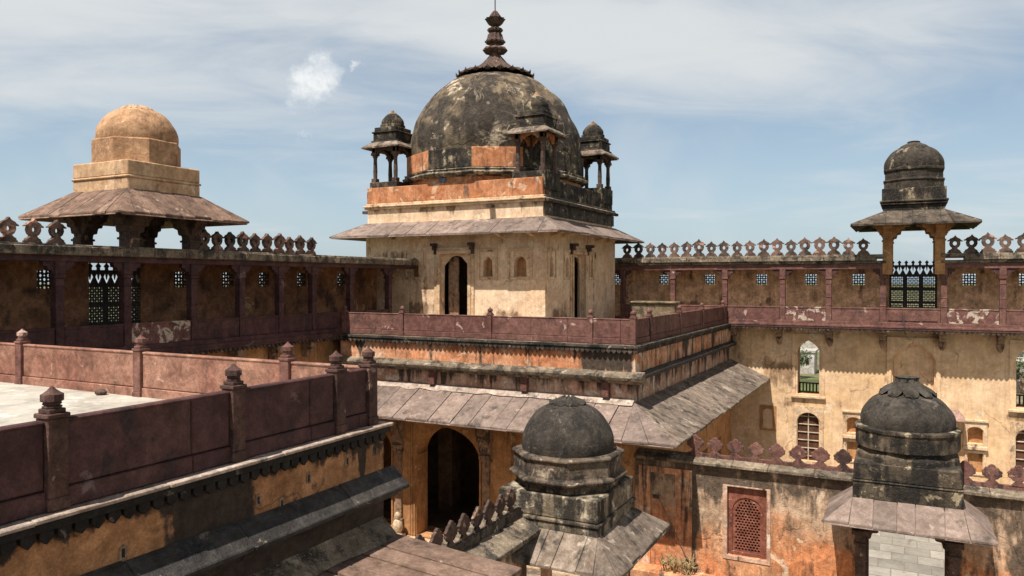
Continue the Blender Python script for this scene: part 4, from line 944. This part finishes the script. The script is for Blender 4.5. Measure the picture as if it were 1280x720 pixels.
while y < 16.7:
    y2 = min(y+rnd.uniform(1.0, 1.8), 16.74)
    cp.add([(-9.25, y, -3.8), (-7.86, y, -3.98), (-7.86, y, -3.86), (-8.45, y, -3.62), (-9.25, y, -3.6), (-9.25, y2-.006, -3.8), (-7.86, y2-.006, -3.98), (-7.86, y2-.006, -3.86), (-8.45, y2-.006, -3.62), (-9.25, y2-.006, -3.6)],
           [(0,1,2,3,4), (9,8,7,6,5)]+[(i, i+5, (i+1) % 5+5, (i+1) % 5) for i in range(5)]); y = y2
cp.build('coping', 'lichen', cw, bevel=.012)
MB().box(-8.52, 9.6, -3.63, -8.40, 16.72, -3.40).build('crest_base', 'ledge_black', cw, bevel=.01)
y = 10.2; m1 = None
while y < 16.5:
    if m1 is None: m1 = fan_merlon().build('merlon', 'dark_stone', cw, local=True, bevel=.012); o = m1  # darker stone puts the shade on this side into the merlon colour
    else: o = m1.copy(); COL.objects.link(o); o.parent = cw
    o.location = (.04, y-13, 5.56); o.rotation_euler = (rnd.uniform(-.05, .05), rnd.uniform(-.04, .04), PI/2); o.scale = (rnd.uniform(.84, .95), .6, rnd.uniform(.98, 1.08)); y += .55

# ------------------------------------------------------------------ wall under the left gallery, bench, land beyond
gw = thing('palace_wall', 'shaded ochre wall under the left gallery, seen just over the sunlit parapet', 'wall', (-21.6, 17, -9))
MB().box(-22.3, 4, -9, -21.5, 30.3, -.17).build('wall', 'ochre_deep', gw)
for y_ in (10.1, 12.99, 15.07, 17.49, 19.54, 21.44, 23.25): MB().box(-21.5, y_-.14, -.55, -20.95, y_+.14, -.17).box(-21.5, y_-.12, -.85, -21.2, y_+.12, -.55).build('console_bracket', 'bracket_stone', gw, bevel=.02)
o = MB().box(-12.6, 37.4, -.02, -10.25, 38.3, 1.0).box(-12.7, 37.3, 1.0, -10.2, 38.35, 1.12).build('stone_bench', 'moss_stone', None, bevel=.05, loc=(-11.4, 37.8, -.02))
tag(o, 'mossy stone block bench in front of the gallery, right of the pavilion', 'bench')

# far town seen through the open windows
rnd = random.Random(5)
def tree(x, y, s, label):
    t = thing('tree', label, 'tree', (x, y, -24), 0, 'trees beyond the palace')
    MB().lathe([(.35*s/4, 0), (.22*s/4, s*.5)], 8).build('trunk', 'bracket_stone', t, local=True)
    c = MB()
    for i in range(1100):
        a = rnd.uniform(0, 2*PI); el = math.asin(rnd.uniform(-.7, 1)); rr_ = s*.5*(.55+.45*rnd.random())*(1+.25*math.sin(3*a+el*2))
        p = Vector((rr_*math.cos(a)*math.cos(el), rr_*math.sin(a)*math.cos(el), s*.75+rr_*math.sin(el)*.8)); q = s*.032
        u = Vector((rnd.uniform(-1, 1), rnd.uniform(-1, 1), rnd.uniform(-1, 1))).normalized()*q; v = u.orthogonal().normalized()*q
        c.add([p-u, p+v, p+u, p-v], [(0,1,2,3)])
    c.build('crown', 'leaf', t, local=True); return t
for i, (x, y, s) in enumerate(((-26, 215, 7), (-34, 330, 9), (24, 210, 7), (40, 320, 9))):
    tree(x, y, s, 'green tree far below, seen only through an arched window opening of the palace wall')
for i, (x, y, sx_, sy_, h_) in enumerate(((-27, 230, 9, 8, 6), (-15, 250, 8, 9, 5), (-33, 300, 12, 9, 7), (26, 215, 10, 9, 7), (34, 260, 9, 8, 6))):
    t = thing('house', 'pale flat roofed house far below, seen only through a window opening of the palace wall', 'house', (x, y, -24), 0, 'houses beyond the palace')
    MB().box(-sx_/2, -sy_/2, 0, sx_/2, sy_/2, h_).build('wall', 'town_white', t, local=True)
    MB().box(-sx_/2-.3, -sy_/2-.3, h_, sx_/2+.3, sy_/2+.3, h_+.5).build('roof', 'town_white', t, local=True)
    for k in (-1, 0, 1): MB().box(k*sx_*.3-.5, -sy_/2-.05, h_*.45, k*sx_*.3+.5, -sy_/2+.01, h_*.75).build('window', 'screen_black', t, local=True)
